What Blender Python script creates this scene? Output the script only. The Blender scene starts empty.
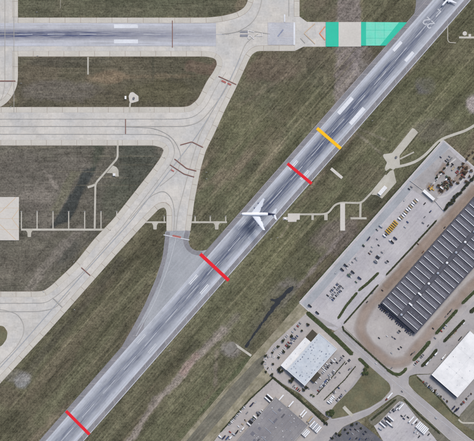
import bpy, bmesh, math, random
import numpy as np
from math import radians, sin, cos, pi, atan2, hypot
random.seed(7)
rng = np.random.default_rng(11)
D = bpy.data
SC = bpy.context.scene
COL = SC.collection
R = radians

# ------------------------------------------------------------------ camera, sky, sun, exposure
S = 1.93                      # metres per photograph pixel (approach light bars stand 30.5 m apart)
CX, CY = 237.0, 220.5
CAM_H = 3000.0
cam = D.cameras.new('camera'); camo = D.objects.new('camera', cam); COL.objects.link(camo)
camo.location = (0, 0, CAM_H)
cam.sensor_width = 36.0
cam.lens = 36.0*CAM_H/(474*S)
cam.clip_start = 10; cam.clip_end = 30000
SC.camera = camo
SUN_AZ, SUN_EL = 28.0, 52.0   # compass bearing (image top = north) and height of the veiled sun
w = D.worlds.new('World'); SC.world = w; w.use_nodes = True
nt = w.node_tree
bg = nt.nodes['Background']
sky = nt.nodes.new('ShaderNodeTexSky'); sky.sky_type = 'NISHITA'; sky.sun_disc = False
sky.sun_elevation = R(SUN_EL); sky.sun_rotation = R(SUN_AZ)
sky.air_density = 1.0; sky.dust_density = 3.0; sky.ozone_density = 1.0
nt.links.new(sky.outputs[0], bg.inputs[0]); bg.inputs[1].default_value = 0.10
sl = D.lights.new('sun', 'SUN'); so = D.objects.new('sun', sl); COL.objects.link(so)
sl.energy = 1.5; sl.angle = R(14); sl.color = (1.0, 0.95, 0.87)
so.rotation_euler = (R(90-SUN_EL), 0, R(180-SUN_AZ))
so.location = (0, 0, 400)
SC.view_settings.view_transform = 'Standard'; SC.view_settings.look = 'None'
SC.view_settings.gamma = 1; SC.view_settings.use_curve_mapping = False
SC.view_settings.exposure = 0.75

# ------------------------------------------------------------------ helpers
def W(px, py, z=0.0):
    return ((px-CX)*S, (CY-py)*S, z)
UX, UY = .6596, -.7516        # photo-pixel direction up the diagonal runway
NX, NY = .7516, .6596         # to its right-hand (lower right) side
UANG = atan2(-UY, UX)         # world heading of u
NANG = atan2(-NY, NX)
def along(p, s, n=0):
    return (p[0]+UX*s+NX*n, p[1]+UY*s+NY*n)

def lin(r, g, b, k=1.0):
    f = lambda c: (c/255/12.92) if c/255 <= .04045 else ((c/255+.055)/1.055)**2.4
    return (f(r)*k, f(g)*k, f(b)*k)

def tag(o, label=None, cat=None, group=None, kind=None):
    if label: o['label'] = label
    if cat: o['category'] = cat
    if group: o['group'] = group
    if kind: o['kind'] = kind
    return o
def link(name, me, parent=None, loc=(0, 0, 0), rz=0.0):
    o = D.objects.new(name, me); COL.objects.link(o)
    o.location = loc; o.rotation_euler = (0, 0, rz)
    if parent: o.parent = parent
    return o
def empty(name, loc, rz=0.0):
    o = D.objects.new(name, None); COL.objects.link(o)
    o.empty_display_size = 1.0
    o.location = loc; o.rotation_euler = (0, 0, rz)
    return o

class MB:
    """collects faces; build() makes one mesh"""
    def __init__(s): s.v = []; s.f = []; s.m = []
    def poly(s, pts, m=0):
        i = len(s.v); s.v += [tuple(p) for p in pts]; s.f.append(tuple(range(i, i+len(pts)))); s.m.append(m)
    def box(s, x0, x1, y0, y1, z0, z1, m=0, tx=0.0, ty=0.0, bottom=True):
        i = len(s.v)
        s.v += [(x0,y0,z0),(x1,y0,z0),(x1,y1,z0),(x0,y1,z0),
                (x0+tx,y0+ty,z1),(x1-tx,y0+ty,z1),(x1-tx,y1-ty,z1),(x0+tx,y1-ty,z1)]
        fs = [(4,5,6,7),(0,1,5,4),(1,2,6,5),(2,3,7,6),(3,0,4,7)] + ([(3,2,1,0)] if bottom else [])
        for f in fs: s.f.append(tuple(i+a for a in f)); s.m.append(m)
    def cyl(s, c, axis, r, h, n=10, m=0, r2=None, cap=True):
        """axis 'x','y','z'; centred at c"""
        r2 = r if r2 is None else r2
        i = len(s.v)
        for k, (rr, o) in enumerate(((r, -h/2), (r2, h/2))):
            for a in range(n):
                t = 2*pi*a/n; p, q = rr*cos(t), rr*sin(t)
                d = {'z': (p, q, o), 'x': (o, p, q), 'y': (q, o, p)}[axis]
                s.v.append((c[0]+d[0], c[1]+d[1], c[2]+d[2]))
        for a in range(n):
            b = (a+1) % n
            s.f.append((i+a, i+b, i+n+b, i+n+a)); s.m.append(m)
        if cap:
            s.f.append(tuple(i+n+a for a in range(n))); s.m.append(m)
            s.f.append(tuple(i+a for a in reversed(range(n)))); s.m.append(m)
    def loft(s, rings, m=0, cap=True):
        i = len(s.v); n = len(rings[0])
        for r in rings: s.v += [tuple(p) for p in r]
        for k in range(len(rings)-1):
            for a in range(n):
                b = (a+1) % n
                s.f.append((i+k*n+a, i+k*n+b, i+(k+1)*n+b, i+(k+1)*n+a)); s.m.append(m)
        if cap:
            s.f.append(tuple(i+a for a in reversed(range(n)))); s.m.append(m)
            s.f.append(tuple(i+(len(rings)-1)*n+a for a in range(n))); s.m.append(m)
    def mesh(s, name, mats, smooth=False):
        me = D.meshes.new(name); me.from_pydata(s.v, [], s.f)
        for mm in (mats if isinstance(mats, (list, tuple)) else [mats]): me.materials.append(mm)
        me.polygons.foreach_set('material_index', s.m)
        if smooth: me.polygons.foreach_set('use_smooth', [True]*len(s.f))
        me.update(); return me
    def build(s, name, mats, parent=None, loc=(0,0,0), rz=0.0, smooth=False):
        return link(name, s.mesh(name, mats, smooth), parent, loc, rz)

# ---- shader helpers
class NT:
    def __init__(s, name):
        s.mat = D.materials.new(name); s.mat.use_nodes = True
        s.t = s.mat.node_tree; s.b = s.t.nodes['Principled BSDF']
        s.b.inputs['Roughness'].default_value = .9
        s.b.inputs['Specular IOR Level'].default_value = .25
    def n(s, typ, **kw):
        x = s.t.nodes.new(typ)
        for k, v in kw.items(): setattr(x, k, v)
        return x
    def l(s, a, b): s.t.links.new(a, b)
    def coord(s, out='Object'): return s.n('ShaderNodeTexCoord').outputs[out]
    def pos(s): return s.n('ShaderNodeNewGeometry').outputs['Position']
    def mapping(s, vec, scale=(1,1,1), rot=(0,0,0)):
        m = s.n('ShaderNodeMapping', vector_type='TEXTURE'); s.l(vec, m.inputs[0])     # rotate first, then stretch
        m.inputs['Rotation'].default_value = tuple(-a for a in rot); m.inputs['Scale'].default_value = tuple(1/a for a in scale)
        return m.outputs[0]
    def noise(s, vec, scale, detail=4, rough=.6):
        x = s.n('ShaderNodeTexNoise'); s.l(vec, x.inputs['Vector'])
        x.inputs['Scale'].default_value = scale; x.inputs['Detail'].default_value = detail
        x.inputs['Roughness'].default_value = rough
        return x.outputs['Fac']
    def math(s, op, a, b=None, clamp=False):
        x = s.n('ShaderNodeMath', operation=op, use_clamp=clamp)
        for i, v in enumerate((a, b)):
            if v is None: continue
            if isinstance(v, (int, float)): x.inputs[i].default_value = v
            else: s.l(v, x.inputs[i])
        return x.outputs[0]
    def rng(s, v, a, b, c=0., d=1.):
        x = s.n('ShaderNodeMapRange'); s.l(v, x.inputs[0])
        for i, q in enumerate((a, b, c, d)): x.inputs[i+1].default_value = q
        return x.outputs[0]
    def mix(s, fac, a, b, typ='MIX'):
        x = s.n('ShaderNodeMix', data_type='RGBA', blend_type=typ)
        for sock, v in ((x.inputs[0], fac), (x.inputs[6], a), (x.inputs[7], b)):
            if isinstance(v, (int, float)): sock.default_value = v
            elif isinstance(v, tuple): sock.default_value = (*v[:3], 1)
            else: s.l(v, sock)
        return x.outputs[2]
    def grey(s, v):
        x = s.n('ShaderNodeCombineColor')
        for i in range(3): s.l(v, x.inputs[i])
        return x.outputs[0]
    def out(s, col, bump=None, bstr=.3, bdist=.1):
        if isinstance(col, tuple): s.b.inputs['Base Color'].default_value = (*col, 1)
        else: s.l(col, s.b.inputs['Base Color'])
        if bump is not None:
            x = s.n('ShaderNodeBump'); x.inputs['Strength'].default_value = bstr; x.inputs['Distance'].default_value = bdist
            s.l(bump, x.inputs['Height']); s.l(x.outputs[0], s.b.inputs['Normal'])
        return s.mat

def slab_tone(t, vec, g, amp=.05):
    """each cast slab (g metres) a touch lighter or darker, fine joint between"""
    x = t.n('ShaderNodeTexBrick'); x.offset = 0.0; t.l(vec, x.inputs['Vector'])
    x.inputs['Color1'].default_value = (0, 0, 0, 1); x.inputs['Color2'].default_value = (1, 1, 1, 1); x.inputs['Mortar'].default_value = (-.6, -.6, -.6, 1)
    x.inputs['Scale'].default_value = 1.0; x.inputs['Brick Width'].default_value = g; x.inputs['Row Height'].default_value = g; x.inputs['Mortar Size'].default_value = .09; x.inputs['Mortar Smooth'].default_value = .3
    return t.rng(x.outputs['Color'], 0, 1, -amp, amp)
def mottled(name, c, amp=.18, big=.02, fine=.35, tint=None, tint_amt=.5, rough=.9, streak=None, stain=0., grid=None, island=0.):
    """weathered surface: large stains, fine grain, optional second colour in patches, optional streaks along a heading"""
    t = NT(name); p = t.pos()
    a = t.noise(p, big, 5, .65); b = t.noise(p, fine, 4, .7)
    col = c
    if tint: col = t.mix(t.math('MULTIPLY', t.rng(t.noise(p, big*1.7, 4), .42, .62), tint_amt), c, tint)
    f = t.math('ADD', t.rng(a, .25, .75, 1-amp, 1+amp), t.rng(b, .34, .66, -amp*.6, amp*.6))
    if streak is not None:
        sp = t.mapping(p, (.012, .30, 1), (0, 0, -streak))
        f = t.math('ADD', f, t.rng(t.noise(sp, 1.0, 4, .6), .3, .7, -amp*.7, amp*.7))
    if stain:      # oil spots and worn patches
        f = t.math('SUBTRACT', f, t.rng(t.noise(p, .16, 3, .5), .60, .70, 0, stain)); f = t.math('SUBTRACT', f, t.rng(t.noise(p, .045, 4, .6), .56, .68, 0, stain*.6))
        f = t.math('ADD', f, t.rng(t.noise(p, .07, 3, .5), .60, .72, 0, stain*.5))
    if grid: f = t.math('ADD', f, slab_tone(t, p, grid))
    if island: f = t.math('MULTIPLY', f, t.rng(t.n('ShaderNodeNewGeometry').outputs['Random Per Island'], 0, 1, 1-island, 1+island))
    col = t.mix(1.0, col, t.grey(f), 'MULTIPLY')
    t.b.inputs['Roughness'].default_value = rough
    return t.out(col, b, .25, .08)

def plain(name, c, rough=.5, metal=0., amp=.08, fine=1.5):
    t = NT(name)
    p = t.coord('Object')
    f = t.rng(t.noise(p, fine, 3), .2, .8, 1-amp, 1+amp)
    t.b.inputs['Roughness'].default_value = rough; t.b.inputs['Metallic'].default_value = metal
    return t.out(t.mix(1.0, c, t.grey(f), 'MULTIPLY'))

K = .80
def L(r, g, b): return lin(r, g, b, K)
M = {}
M['concrete']  = mottled('concrete', L(199,195,187), .12, .012, .25, L(184,184,182), .7, stain=.07, grid=7.6)
M['slab']      = mottled('shoulder_concrete', L(196,192,182), .10, .02, .3, L(184,180,170), .6, stain=.06)
M['joint']     = mottled('joint_seal', L(160,150,138), .1, .05, .4)
M['pad']       = mottled('pad_concrete', L(200,196,188), .08, .02, .3)
M['path']      = mottled('service_path', L(186,183,172), .10, .03, .4, L(165,160,146), .5)
M['asph_lt']   = mottled('weathered_asphalt', L(163,166,170), .12, .012, .3, L(150,154,158), .7, streak=UANG, stain=.06)
M['asph_sh']   = mottled('shoulder_asphalt', L(130,130,134), .16, .03, .35, L(142,140,144), .6, streak=UANG, stain=.1)
M['lot']       = mottled('yard_concrete', L(182,179,180), .10, .014, .3, L(166,163,168), .6, streak=UANG, stain=.14)
M['lot_warm']  = mottled('warm_yard_concrete', L(176,171,167), .10, .016, .3, L(164,158,156), .7, stain=.14)
M['road']      = mottled('road_surface', L(166,162,160), .10, .02, .4, L(152,150,152), .6, stain=.14)
M['lot_grey']  = mottled('car_park_asphalt', L(166,163,162), .12, .03, .4, L(150,147,146), .6, stain=.14)
M['dark_lot']  = mottled('dark_asphalt', L(92,94,100), .24, .03, .4, L(116,113,115), .7, stain=.15)
M['tan']       = mottled('bare_tan_earth', L(150,144,124), .24, .03, .35, L(116,112,90), .8, streak=UANG)
M['scrub']     = mottled('grey_scrub', L(108,106,94), .30, .03, .35, L(124,120,106), .7, streak=UANG)
M['culvert']   = mottled('riprap', L(132,128,122), .25, .06, .5, L(112,110,100), .7)
M['kerb']      = mottled('kerb_concrete', L(190,188,186), .08, .05, .5)
M['water']     = plain('ditch_water', L(50,53,56), .15, 0, .2, .1)
M['white_paint'] = mottled('white_paint', L(214,217,221), .10, .05, .6, stain=.12)
M['faded_white'] = mottled('worn_white_paint', L(188,191,196), .14, .06, .6, stain=.15)
M['number_faded'] = mottled('faint_number_paint', L(214,212,210), .1, .06, .6, stain=.1)
M['tick']      = mottled('worn_shoulder_paint', L(162,158,158), .12, .06, .6)
M['hold']      = mottled('hold_line_paint', L(126,92,84), .12, .06, .6)
M['redsign']   = mottled('red_sign_paint', L(170,104,98), .12, .06, .6)
M['cl']        = mottled('taxi_line_paint', L(166,164,158), .12, .06, .6)
M['cl_blue']   = mottled('taxi_line_dark', L(158,163,168), .12, .06, .6)
M['chev']      = mottled('chevron_paint', L(200,178,150), .1, .06, .6)
M['orange']    = mottled('orange_chevron_paint', L(222,140,104), .1, .06, .6)
M['red']       = mottled('red_band_paint', L(222,32,46), .04, .06, .6)
M['yellow']    = mottled('yellow_band_paint', L(246,188,24), .04, .06, .6)
M['teal']      = mottled('teal_coating', L(52,190,160), .05, .05, .5)
M['teal_lt']   = mottled('pale_teal_coating', L(110,214,186), .07, .05, .5, L(130,210,188), .6)
M['grass_lot'] = mottled('lawn', L(102,102,80), .30, .03, .3, L(114,106,82), .7)
M['dark_grass'] = mottled('planted_strip_grass', L(70,80,54), .22, .06, .5, L(88,88,62), .6)
M['leaf']      = mottled('leaf_green', L(70,84,54), .30, .10, .5, L(84,88,58), .6, island=.5)
M['leaf_dk']   = mottled('leaf_dark', L(56,62,48), .30, .10, .5, L(70,66,52), .6, island=.5)
M['leaf_br']   = mottled('leaf_brown', L(92,78,64), .30, .10, .5, L(74,66,54), .6, island=.5)
M['bark']      = plain('bark', L(84,72,60), .9)
M['roof_white'] = mottled('white_membrane_roof', L(231,231,230), .05, .03, .3, L(216,217,217), .8, stain=.05)
M['roof_blue'] = mottled('pale_blue_roof', L(198,204,209), .07, .04, .3, L(182,190,198), .8, stain=.10)
M['roof_grey'] = mottled('grey_gravel_roof', L(140,138,139), .12, .02, .4, L(128,126,130), .8, stain=.1)
M['roof_brown'] = mottled('dark_brown_roof', L(76,72,62), .14, .1, .5)
M['bay_lt']    = mottled('bay_roof_light', L(112,112,120), .14, .03, .35, L(101,102,112), .7, stain=.12)
M['bay_dk']    = mottled('bay_roof_dark', L(82,83,92), .14, .03, .35, L(93,92,100), .7, stain=.1)
M['spine']     = mottled('spine_roof', L(86,87,96), .12, .05, .35)
M['wall_lt']   = plain('pale_wall', L(186,184,180), .8)
M['wall_dk']   = plain('dark_wall', L(92,92,98), .8)
M['unit']      = plain('rooftop_unit_metal', L(160,168,180), .5)
M['unit_w']    = plain('white_unit_metal', L(222,224,226), .5)
M['seam']      = plain('roof_seam', L(196,198,200), .8)
M['tyre']      = plain('rubber', L(38,38,40), .9)
M['glass']     = plain('dark_glass', L(42,48,56), .15)
M['steel']     = plain('grey_steel', L(120,122,126), .5)
M['ac_white']  = plain('aircraft_white', L(238,240,244), .3, 0, .02)
M['ac_grey']   = plain('wing_grey', L(216,221,228), .35, 0, .04)
M['ac_navy']   = plain('tail_navy', L(52,58,90), .35, 0, .05)
M['ac_eng']    = plain('engine_blue_grey', L(92,100,128), .35, 0, .05)
M['dirtsoft']  = None
for k_, c_ in dict(white=(226,228,230), silver=(176,180,186), grey=(120,122,128), black=(44,45,50), red=(140,50,46),
                   blue=(62,78,118), tan=(176,160,132), yellow=(204,164,70), green=(70,92,72), brown=(108,78,62), navy=(52,56,80)).items():
    M['p_'+k_] = plain('paint_'+k_, L(*c_), .35, 0, .04)

# ---- 2-D polyline tools in photograph pixels
def fillet(pts, r=4.0, closed=False, seg=5):
    out = []; n = len(pts)
    for i, p in enumerate(pts):
        if not closed and i in (0, n-1): out.append(p); continue
        a, b = pts[i-1], pts[(i+1) % n]
        la, lb = hypot(a[0]-p[0], a[1]-p[1]), hypot(b[0]-p[0], b[1]-p[1])
        d = min(r, .48*la, .48*lb)
        if d < .05: out.append(p); continue
        q0 = (p[0]+(a[0]-p[0])*d/la, p[1]+(a[1]-p[1])*d/la); q1 = (p[0]+(b[0]-p[0])*d/lb, p[1]+(b[1]-p[1])*d/lb)
        for k in range(seg+1):
            t = k/seg
            out.append(((1-t)**2*q0[0]+2*t*(1-t)*p[0]+t*t*q1[0], (1-t)**2*q0[1]+2*t*(1-t)*p[1]+t*t*q1[1]))
    return out
def resample(pts, step):
    P = np.array(pts, float); d = np.hypot(*(P[1:]-P[:-1]).T); c = np.concatenate([[0], np.cumsum(d)])
    n = max(1, int(round(c[-1]/step))); t = np.linspace(0, c[-1], n+1)
    return np.stack([np.interp(t, c, P[:, 0]), np.interp(t, c, P[:, 1])], 1)
def normals(P):
    T = np.gradient(P, axis=0); T /= np.maximum(np.hypot(T[:, 0], T[:, 1]), 1e-9)[:, None]
    return np.stack([-T[:, 1], T[:, 0]], 1)      # photo pixels: right-hand side of travel (y down)
def offset(pts, d, step=1.5):
    P = resample(pts, step); return P+normals(P)*d

_z = [0.03]
def nextz(dz=.006): _z[0] += dz; return _z[0]
def pave(name, pts, mat, z=None, r=0.0, parent=None, **kw):
    z = nextz() if z is None else z
    if r: pts = fillet(pts, r, True)
    b = MB(); q = [W(x, y, z) for x, y in pts]
    ar = sum(q[i-1][0]*q[i][1]-q[i][0]*q[i-1][1] for i in range(len(q)))
    if ar < 0: q.reverse()
    b.poly(q)
    o = b.build(name, M[mat], parent)
    if parent is None: tag(o, kind='structure', **kw)
    return o
def ribbon_mesh(b, pts, wd, z, step=2.0, m=0, taper=None):
    P = resample(pts, step) if step else np.array(pts, float)
    N = normals(P)
    for i in range(len(P)-1):
        w0, w1 = (wd/2, wd/2) if taper is None else (wd/2*taper(i/(len(P)-1)), wd/2*taper((i+1)/(len(P)-1)))
        a, c = P[i]-N[i]*w0, P[i]+N[i]*w0; d, e = P[i+1]-N[i+1]*w1, P[i+1]+N[i+1]*w1
        b.poly([W(*c, z), W(*e, z), W(*d, z), W(*a, z)], m)
def ribbon(name, pts, wd, mat, z=None, parent=None, step=2.0, r=0.0, **kw):
    z = nextz() if z is None else z
    if r: pts = fillet(pts, r)
    b = MB(); ribbon_mesh(b, pts, wd, z, step)
    o = b.build(name, M[mat], parent)
    if parent is None: tag(o, kind='structure', **kw)
    return o
def kerb_line(name, pts, wd_m, h, mat, parent, z0=0.0):
    """a raised kerb along a polyline (closed section)"""
    P = resample(pts, 3.0); N = normals(P); b = MB(); h2 = wd_m/S/2
    rings = []
    for p, n in zip(P, N):
        a, c = p-n*h2, p+n*h2
        rings.append([W(*a, z0), W(*c, z0), W(*c, z0+h), W(*a, z0+h)])
    b.loft(rings)
    return b.build(name, M[mat], parent)

# ------------------------------------------------------------------ ground sheet, coloured by what grows there
def vnoise(x, y, cell, seed, octv=4, gain=.55):
    r = np.random.default_rng(seed); g = r.random((256, 256)); o = np.zeros_like(x); amp = 1; tot = 0
    for k in range(octv):
        u, v = x/cell, y/cell; i, j = np.floor(u).astype(int), np.floor(v).astype(int); fu, fv = u-i, v-j
        fu = fu*fu*(3-2*fu); fv = fv*fv*(3-2*fv)
        G = lambda a, b: g[(a+k*37) & 255, (b+k*91) & 255]
        o += amp*((G(i,j)*(1-fu)+G(i+1,j)*fu)*(1-fv)+(G(i,j+1)*(1-fu)+G(i+1,j+1)*fu)*fv)
        tot += amp; amp *= gain; cell /= 2.03
    return o/tot
dx = np.concatenate([[-6000, -3000, -1500, -900, -650], np.arange(-500, 500.1, 2.0), [650, 900, 1500, 3000, 6000]])
dy = np.concatenate([[-6000, -3000, -1500, -900, -620], np.arange(-470, 470.1, 2.0), [620, 900, 1500, 3000, 6000]])
GX, GY = np.meshgrid(dx, dy); PXg, PYg = GX/S+CX, CY-GY/S
Us, Vs = (PXg-CX)*UX+(PYg-CY)*UY, (PXg-CX)*NX+(PYg-CY)*NY
n1 = vnoise(PXg+500, PYg+500, 70, 1); n2 = vnoise(PXg+500, PYg+500, 22, 2); n3 = vnoise(PXg+500, PYg+500, 7, 3)
nd = vnoise(Us/9+900, Vs+900, 9, 4, 3); nh = vnoise(PXg/8+500, PYg+500, 8, 5, 3)
def sm(v, a, b): t = np.clip((v-a)/(b-a), 0, 1); return t*t*(3-2*t)
C = np.zeros(GX.shape+(3,))
def setc(mask, c):
    C[:] = C*(1-mask[..., None])+np.array(L(*c))*mask[..., None]
C[:] = np.array(L(86, 84, 64))
setc(sm(n1, .4, .62)*.8, (92, 92, 66)); setc(sm(n2, .48, .68)*.55, (74, 76, 58)); setc(sm(n2, .5, .3)*.5, (100, 94, 72))
setc(sm(n3, .55, .75)*.45, (104, 100, 76)); setc(sm(n3, .45, .25)*.35, (70, 70, 54))
def seg_d(p, q):
    d = np.array(q, float)-np.array(p, float); t = np.clip(((PXg-p[0])*d[0]+(PYg-p[1])*d[1])/(d@d), 0, 1)
    return np.hypot(PXg-p[0]-t*d[0], PYg-p[1]-t*d[1])
def line_d(pts): return np.minimum.reduce([seg_d(pts[i], pts[i+1]) for i in range(len(pts)-1)])
def strip(pts, wd, c, amt=.8, soft=3.0, rag=3.0):
    d = line_d(pts)+(n3-.5)*rag*2+(n2-.5)*rag
    setc(sm(d, wd/2+soft/2, wd/2-soft/2)*amt, c)
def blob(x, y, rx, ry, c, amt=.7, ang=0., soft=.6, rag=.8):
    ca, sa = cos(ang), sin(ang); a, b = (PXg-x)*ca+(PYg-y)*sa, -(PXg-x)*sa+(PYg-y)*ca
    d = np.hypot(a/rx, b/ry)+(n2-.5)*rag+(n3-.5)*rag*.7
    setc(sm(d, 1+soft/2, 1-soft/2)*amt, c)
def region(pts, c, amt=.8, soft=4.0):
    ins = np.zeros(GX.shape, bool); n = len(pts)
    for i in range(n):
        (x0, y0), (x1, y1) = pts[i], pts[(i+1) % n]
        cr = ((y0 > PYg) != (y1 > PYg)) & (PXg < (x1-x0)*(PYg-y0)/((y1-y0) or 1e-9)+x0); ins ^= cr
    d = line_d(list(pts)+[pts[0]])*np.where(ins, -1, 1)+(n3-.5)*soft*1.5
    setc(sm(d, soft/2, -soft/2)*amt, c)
AU = atan2(UY, UX)
setc(sm(vnoise(Us/3.5+700, Vs+700, 26, 8, 3), .5, .66)*.55, (90, 94, 66)); setc(sm(vnoise(Us/3.5+300, Vs+900, 20, 9, 3), .55, .7)*.7, (112, 102, 82)); setc(sm(vnoise(PXg+100, PYg+900, 40, 10, 4), .56, .7)*.6, (64, 66, 50))
mid0 = (448.5-.8776*220, 220)
# dull cool grass between the taxiways on the left, dark drain marks, light trail
region([(-60,140),(158,140),(168,150),(40,300),(-60,300)], (88, 86, 76), .75)
blob(30, 180, 60, 30, (100, 96, 86), .55); blob(28, 262, 40, 22, (96, 93, 80), .5); blob(40, 210, 20, 26, (112, 106, 96), .4)
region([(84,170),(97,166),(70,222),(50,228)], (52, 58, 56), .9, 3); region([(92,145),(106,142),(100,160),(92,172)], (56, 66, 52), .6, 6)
region([(70,170),(80,172),(58,214),(50,212)], (102, 102, 80), .7, 3)
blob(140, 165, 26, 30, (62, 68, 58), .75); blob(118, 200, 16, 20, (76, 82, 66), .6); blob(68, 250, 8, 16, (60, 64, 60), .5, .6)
strip([(82,230),(62,248),(42,270),(28,292)], 9, (112, 107, 96), .6)
strip([(44,170),(60,192)], 3, (132, 126, 114), .5)
strip([(96,250),(60,285)], 10, (70, 70, 62), .5)
# upper-left fields
region([(18,51),(220,51),(222,66),(200,108),(18,112)], (82, 78, 62), .6); blob(60, 90, 34, 10, (98, 94, 84), .7); blob(60, 62, 40, 6, (66, 66, 56), .6)
blob(105, 77, 20, 6, (118, 102, 78), .6); strip([(92,77),(195,76)], 3, (122, 108, 82), .4); strip([(190,66),(214,72)], 12, (98, 82, 68), .6)
blob(160, 92, 30, 12, (86, 84, 58), .6); strip([(153,52),(153,78)], 2, (58, 60, 48), .6, 2, 1)
region([(18,-30),(236,-30),(236,12),(210,17),(18,17)], (84, 86, 66), .7); blob(150, 2, 60, 5, (66, 70, 52), .5)
# between taxiway and diagonal runway
strip([(213,71),(221,56)], 9, (100, 84, 70), .7); blob(270, 70, 26, 12, (92, 78, 66), .5); blob(300, 60, 30, 12, (88, 82, 66), .5)
strip([(236,108),(300,66)], 3, (120, 110, 90), .35, 3, 2); blob(246, 130, 30, 26, (88, 90, 62), .5); blob(300, 100, 30, 18, (80, 82, 56), .5)
region([(337,-30),(361,-30),(362,48),(356,96),(334,110),(336,46)], (112, 105, 100), .75, 4); blob(362, 62, 12, 18, (122, 116, 112), .6)
region([(304,-30),(337,-30),(337,20),(304,20)], (86, 82, 66), .6); region([(362,-30),(416,-30),(408,22),(362,22)], (82, 82, 60), .6)
blob(372, 56, 12, 8, (78, 72, 58), .6); strip([(300,90),(345,66)], 3, (70, 66, 54), .4)
# right-hand field between runway and industrial park
region([(470,0),(330,168),(250,262),(300,302),(443,140),(474,130),(520,60)], (86, 88, 62), .7)
blob(425, 86, 10, 8, (92, 92, 92), .75); blob(398, 105, 20, 14, (96, 96, 70), .5); blob(450, 80, 30, 16, (90, 92, 62), .6)
blob(474, 104, 8, 10, (140, 132, 128), .8); blob(432, 130, 20, 12, (98, 94, 82), .5); strip([(385,140),(358,128)], 1.5, (122, 116, 100), .5, 2, 1)
strip([(357,133),(384,156)], 1.6, (124, 118, 102), .55, 2, 1)
strip([(365,215),(300,292)], 10, (92, 84, 66), .6); region([(437,148),(400,190),(340,258),(300,303),(294,300),(336,254),(398,184)], (76, 70, 58), .6, 3)
blob(335, 236, 26, 14, (100, 92, 84), .7, -.4); strip([(345,232),(328,252),(309,274),(298,286)], 3, (132, 124, 116), .6, 3, 2)
blob(366, 176, 20, 14, (90, 84, 66), .5); blob(372, 200, 10, 10, (62, 62, 50), .6)
blob(275, 250, 26, 16, (92, 92, 62), .5, AU); blob(280, 296, 24, 10, (110, 106, 100), .75, AU); blob(262, 318, 14, 10, (96, 94, 84), .6, AU)
strip([(290,222),(281,237)], 1.2, (124, 116, 96), .5, 1.5, .8)
blob(258, 300, 22, 26, (88, 88, 60), .5)
# bottom strip between runway and fence
region([(36,441),(220,236),(256,262),(300,302),(182,441)], (86, 87, 62), .45)
strip([(120,452),(133,436),(156,401),(170,389),(189,364),(207,347),(224,330)], 6, (126, 119, 108), .85, 3, 2.5)
strip([(182,372),(196,356)], 5, (128, 108, 98), .7, 4, 3); strip([(207,347),(236,318)], 8, (112, 106, 96), .5, 6, 3); strip([(217,350),(215,385)], 4, (112, 104, 90), .6, 3, 2)
strip([(180,436),(226,383),(250,358)], 5, (66, 78, 50), .6, 3, 2); strip([(180,362),(198,342)], 5, (58, 58, 46), .5, 3, 2)
blob(230, 350, 10, 8, (122, 118, 112), .7); blob(182, 415, 18, 22, (94, 94, 68), .5)
# grass between diagonal taxiway and runway, lower left
region([(166,207),(166,232),(126,340),(30,441),(-60,441),(0,384),(119,251)], (86, 84, 62), .55)
strip([(20,380),(64,330),(120,262)], 9, (70, 68, 56), .55, 5, 3); strip([(40,420),(110,330),(150,262)], 12, (90, 92, 66), .5, 6, 4)
blob(22, 380, 7, 7, (134, 138, 136), .75); blob(18, 377, 12, 6, (108, 106, 98), .5); blob(6, 396, 12, 10, (92, 84, 68), .5)
r2 = np.random.default_rng(5)
for k in range(46):        # mower and wheel tracks along the runway
    v0 = r2.choice([r2.uniform(18, 74), r2.uniform(-62, -19)]); u0 = r2.uniform(-330, 200); ln = r2.uniform(60, 200)
    p0 = (mid0[0]+UX*u0+NX*v0, mid0[1]+UY*u0+NY*v0); p1 = (p0[0]+UX*ln, p0[1]+UY*ln)
    d = seg_d(p0, p1)+(n3-.5)*.8; setc(sm(d, 1.0, .35)*r2.uniform(.15, .4), (126, 122, 92) if k % 3 else (62, 66, 46))
for k in range(14):
    y0 = r2.uniform(54, 110) if k % 2 else r2.uniform(145, 225); x0 = r2.uniform(10, 120); d = seg_d((x0, y0), (x0+r2.uniform(30, 90), y0+r2.uniform(-1, 1)))+(n3-.5)*.8
    setc(sm(d, 1.0, .35)*r2.uniform(.12, .3), (124, 118, 94))
strip([(292,287),(280,298),(272,306),(258,328),(246,348)], 7, (84, 84, 68), .6, 4, 3)
C *= (1+(nd-.5)*.95*sm(PXg+PYg, 220, 420)[...]+0)[..., None]
C *= (1+(nh-.5)*.6*sm(PXg+PYg, 420, 220))[..., None]
C = np.clip(C, .012, .6); gm = C.mean(-1, keepdims=True); C = (gm+(C-gm)*.8)*1.25*np.array((1.02, .985, 1.0))
ny, nx = GX.shape
me = D.meshes.new('ground')
me.vertices.add(nx*ny)
GZ = np.zeros_like(GX)
me.vertices.foreach_set('co', np.stack([GX, GY, GZ], -1).astype(np.float32).ravel())
ii = (np.arange(ny-1)[:, None]*nx+np.arange(nx-1)[None, :]).ravel()
q = np.stack([ii, ii+1, ii+nx+1, ii+nx], 1)
me.loops.add(q.size); me.loops.foreach_set('vertex_index', q.ravel().astype(np.int32))
me.polygons.add(len(q)); me.polygons.foreach_set('loop_start', (np.arange(len(q))*4).astype(np.int32)); me.polygons.foreach_set('loop_total', np.full(len(q), 4, np.int32))
me.update(calc_edges=True)
at = me.color_attributes.new('soil', 'FLOAT_COLOR', 'POINT')
at.data.foreach_set('color', np.concatenate([C, np.ones(C.shape[:2]+(1,))], -1).astype(np.float32).ravel())
st = me.attributes.new('diag', 'FLOAT', 'POINT')
diag = np.clip(sm(PXg+PYg, 230, 400), 0, 1).astype(np.float32); st.data.foreach_set('value', diag.ravel())
t = NT('grassland'); p = t.pos()
att = t.n('ShaderNodeAttribute', attribute_name='soil').outputs['Color']; dg = t.n('ShaderNodeAttribute', attribute_name='diag').outputs['Fac']
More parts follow.
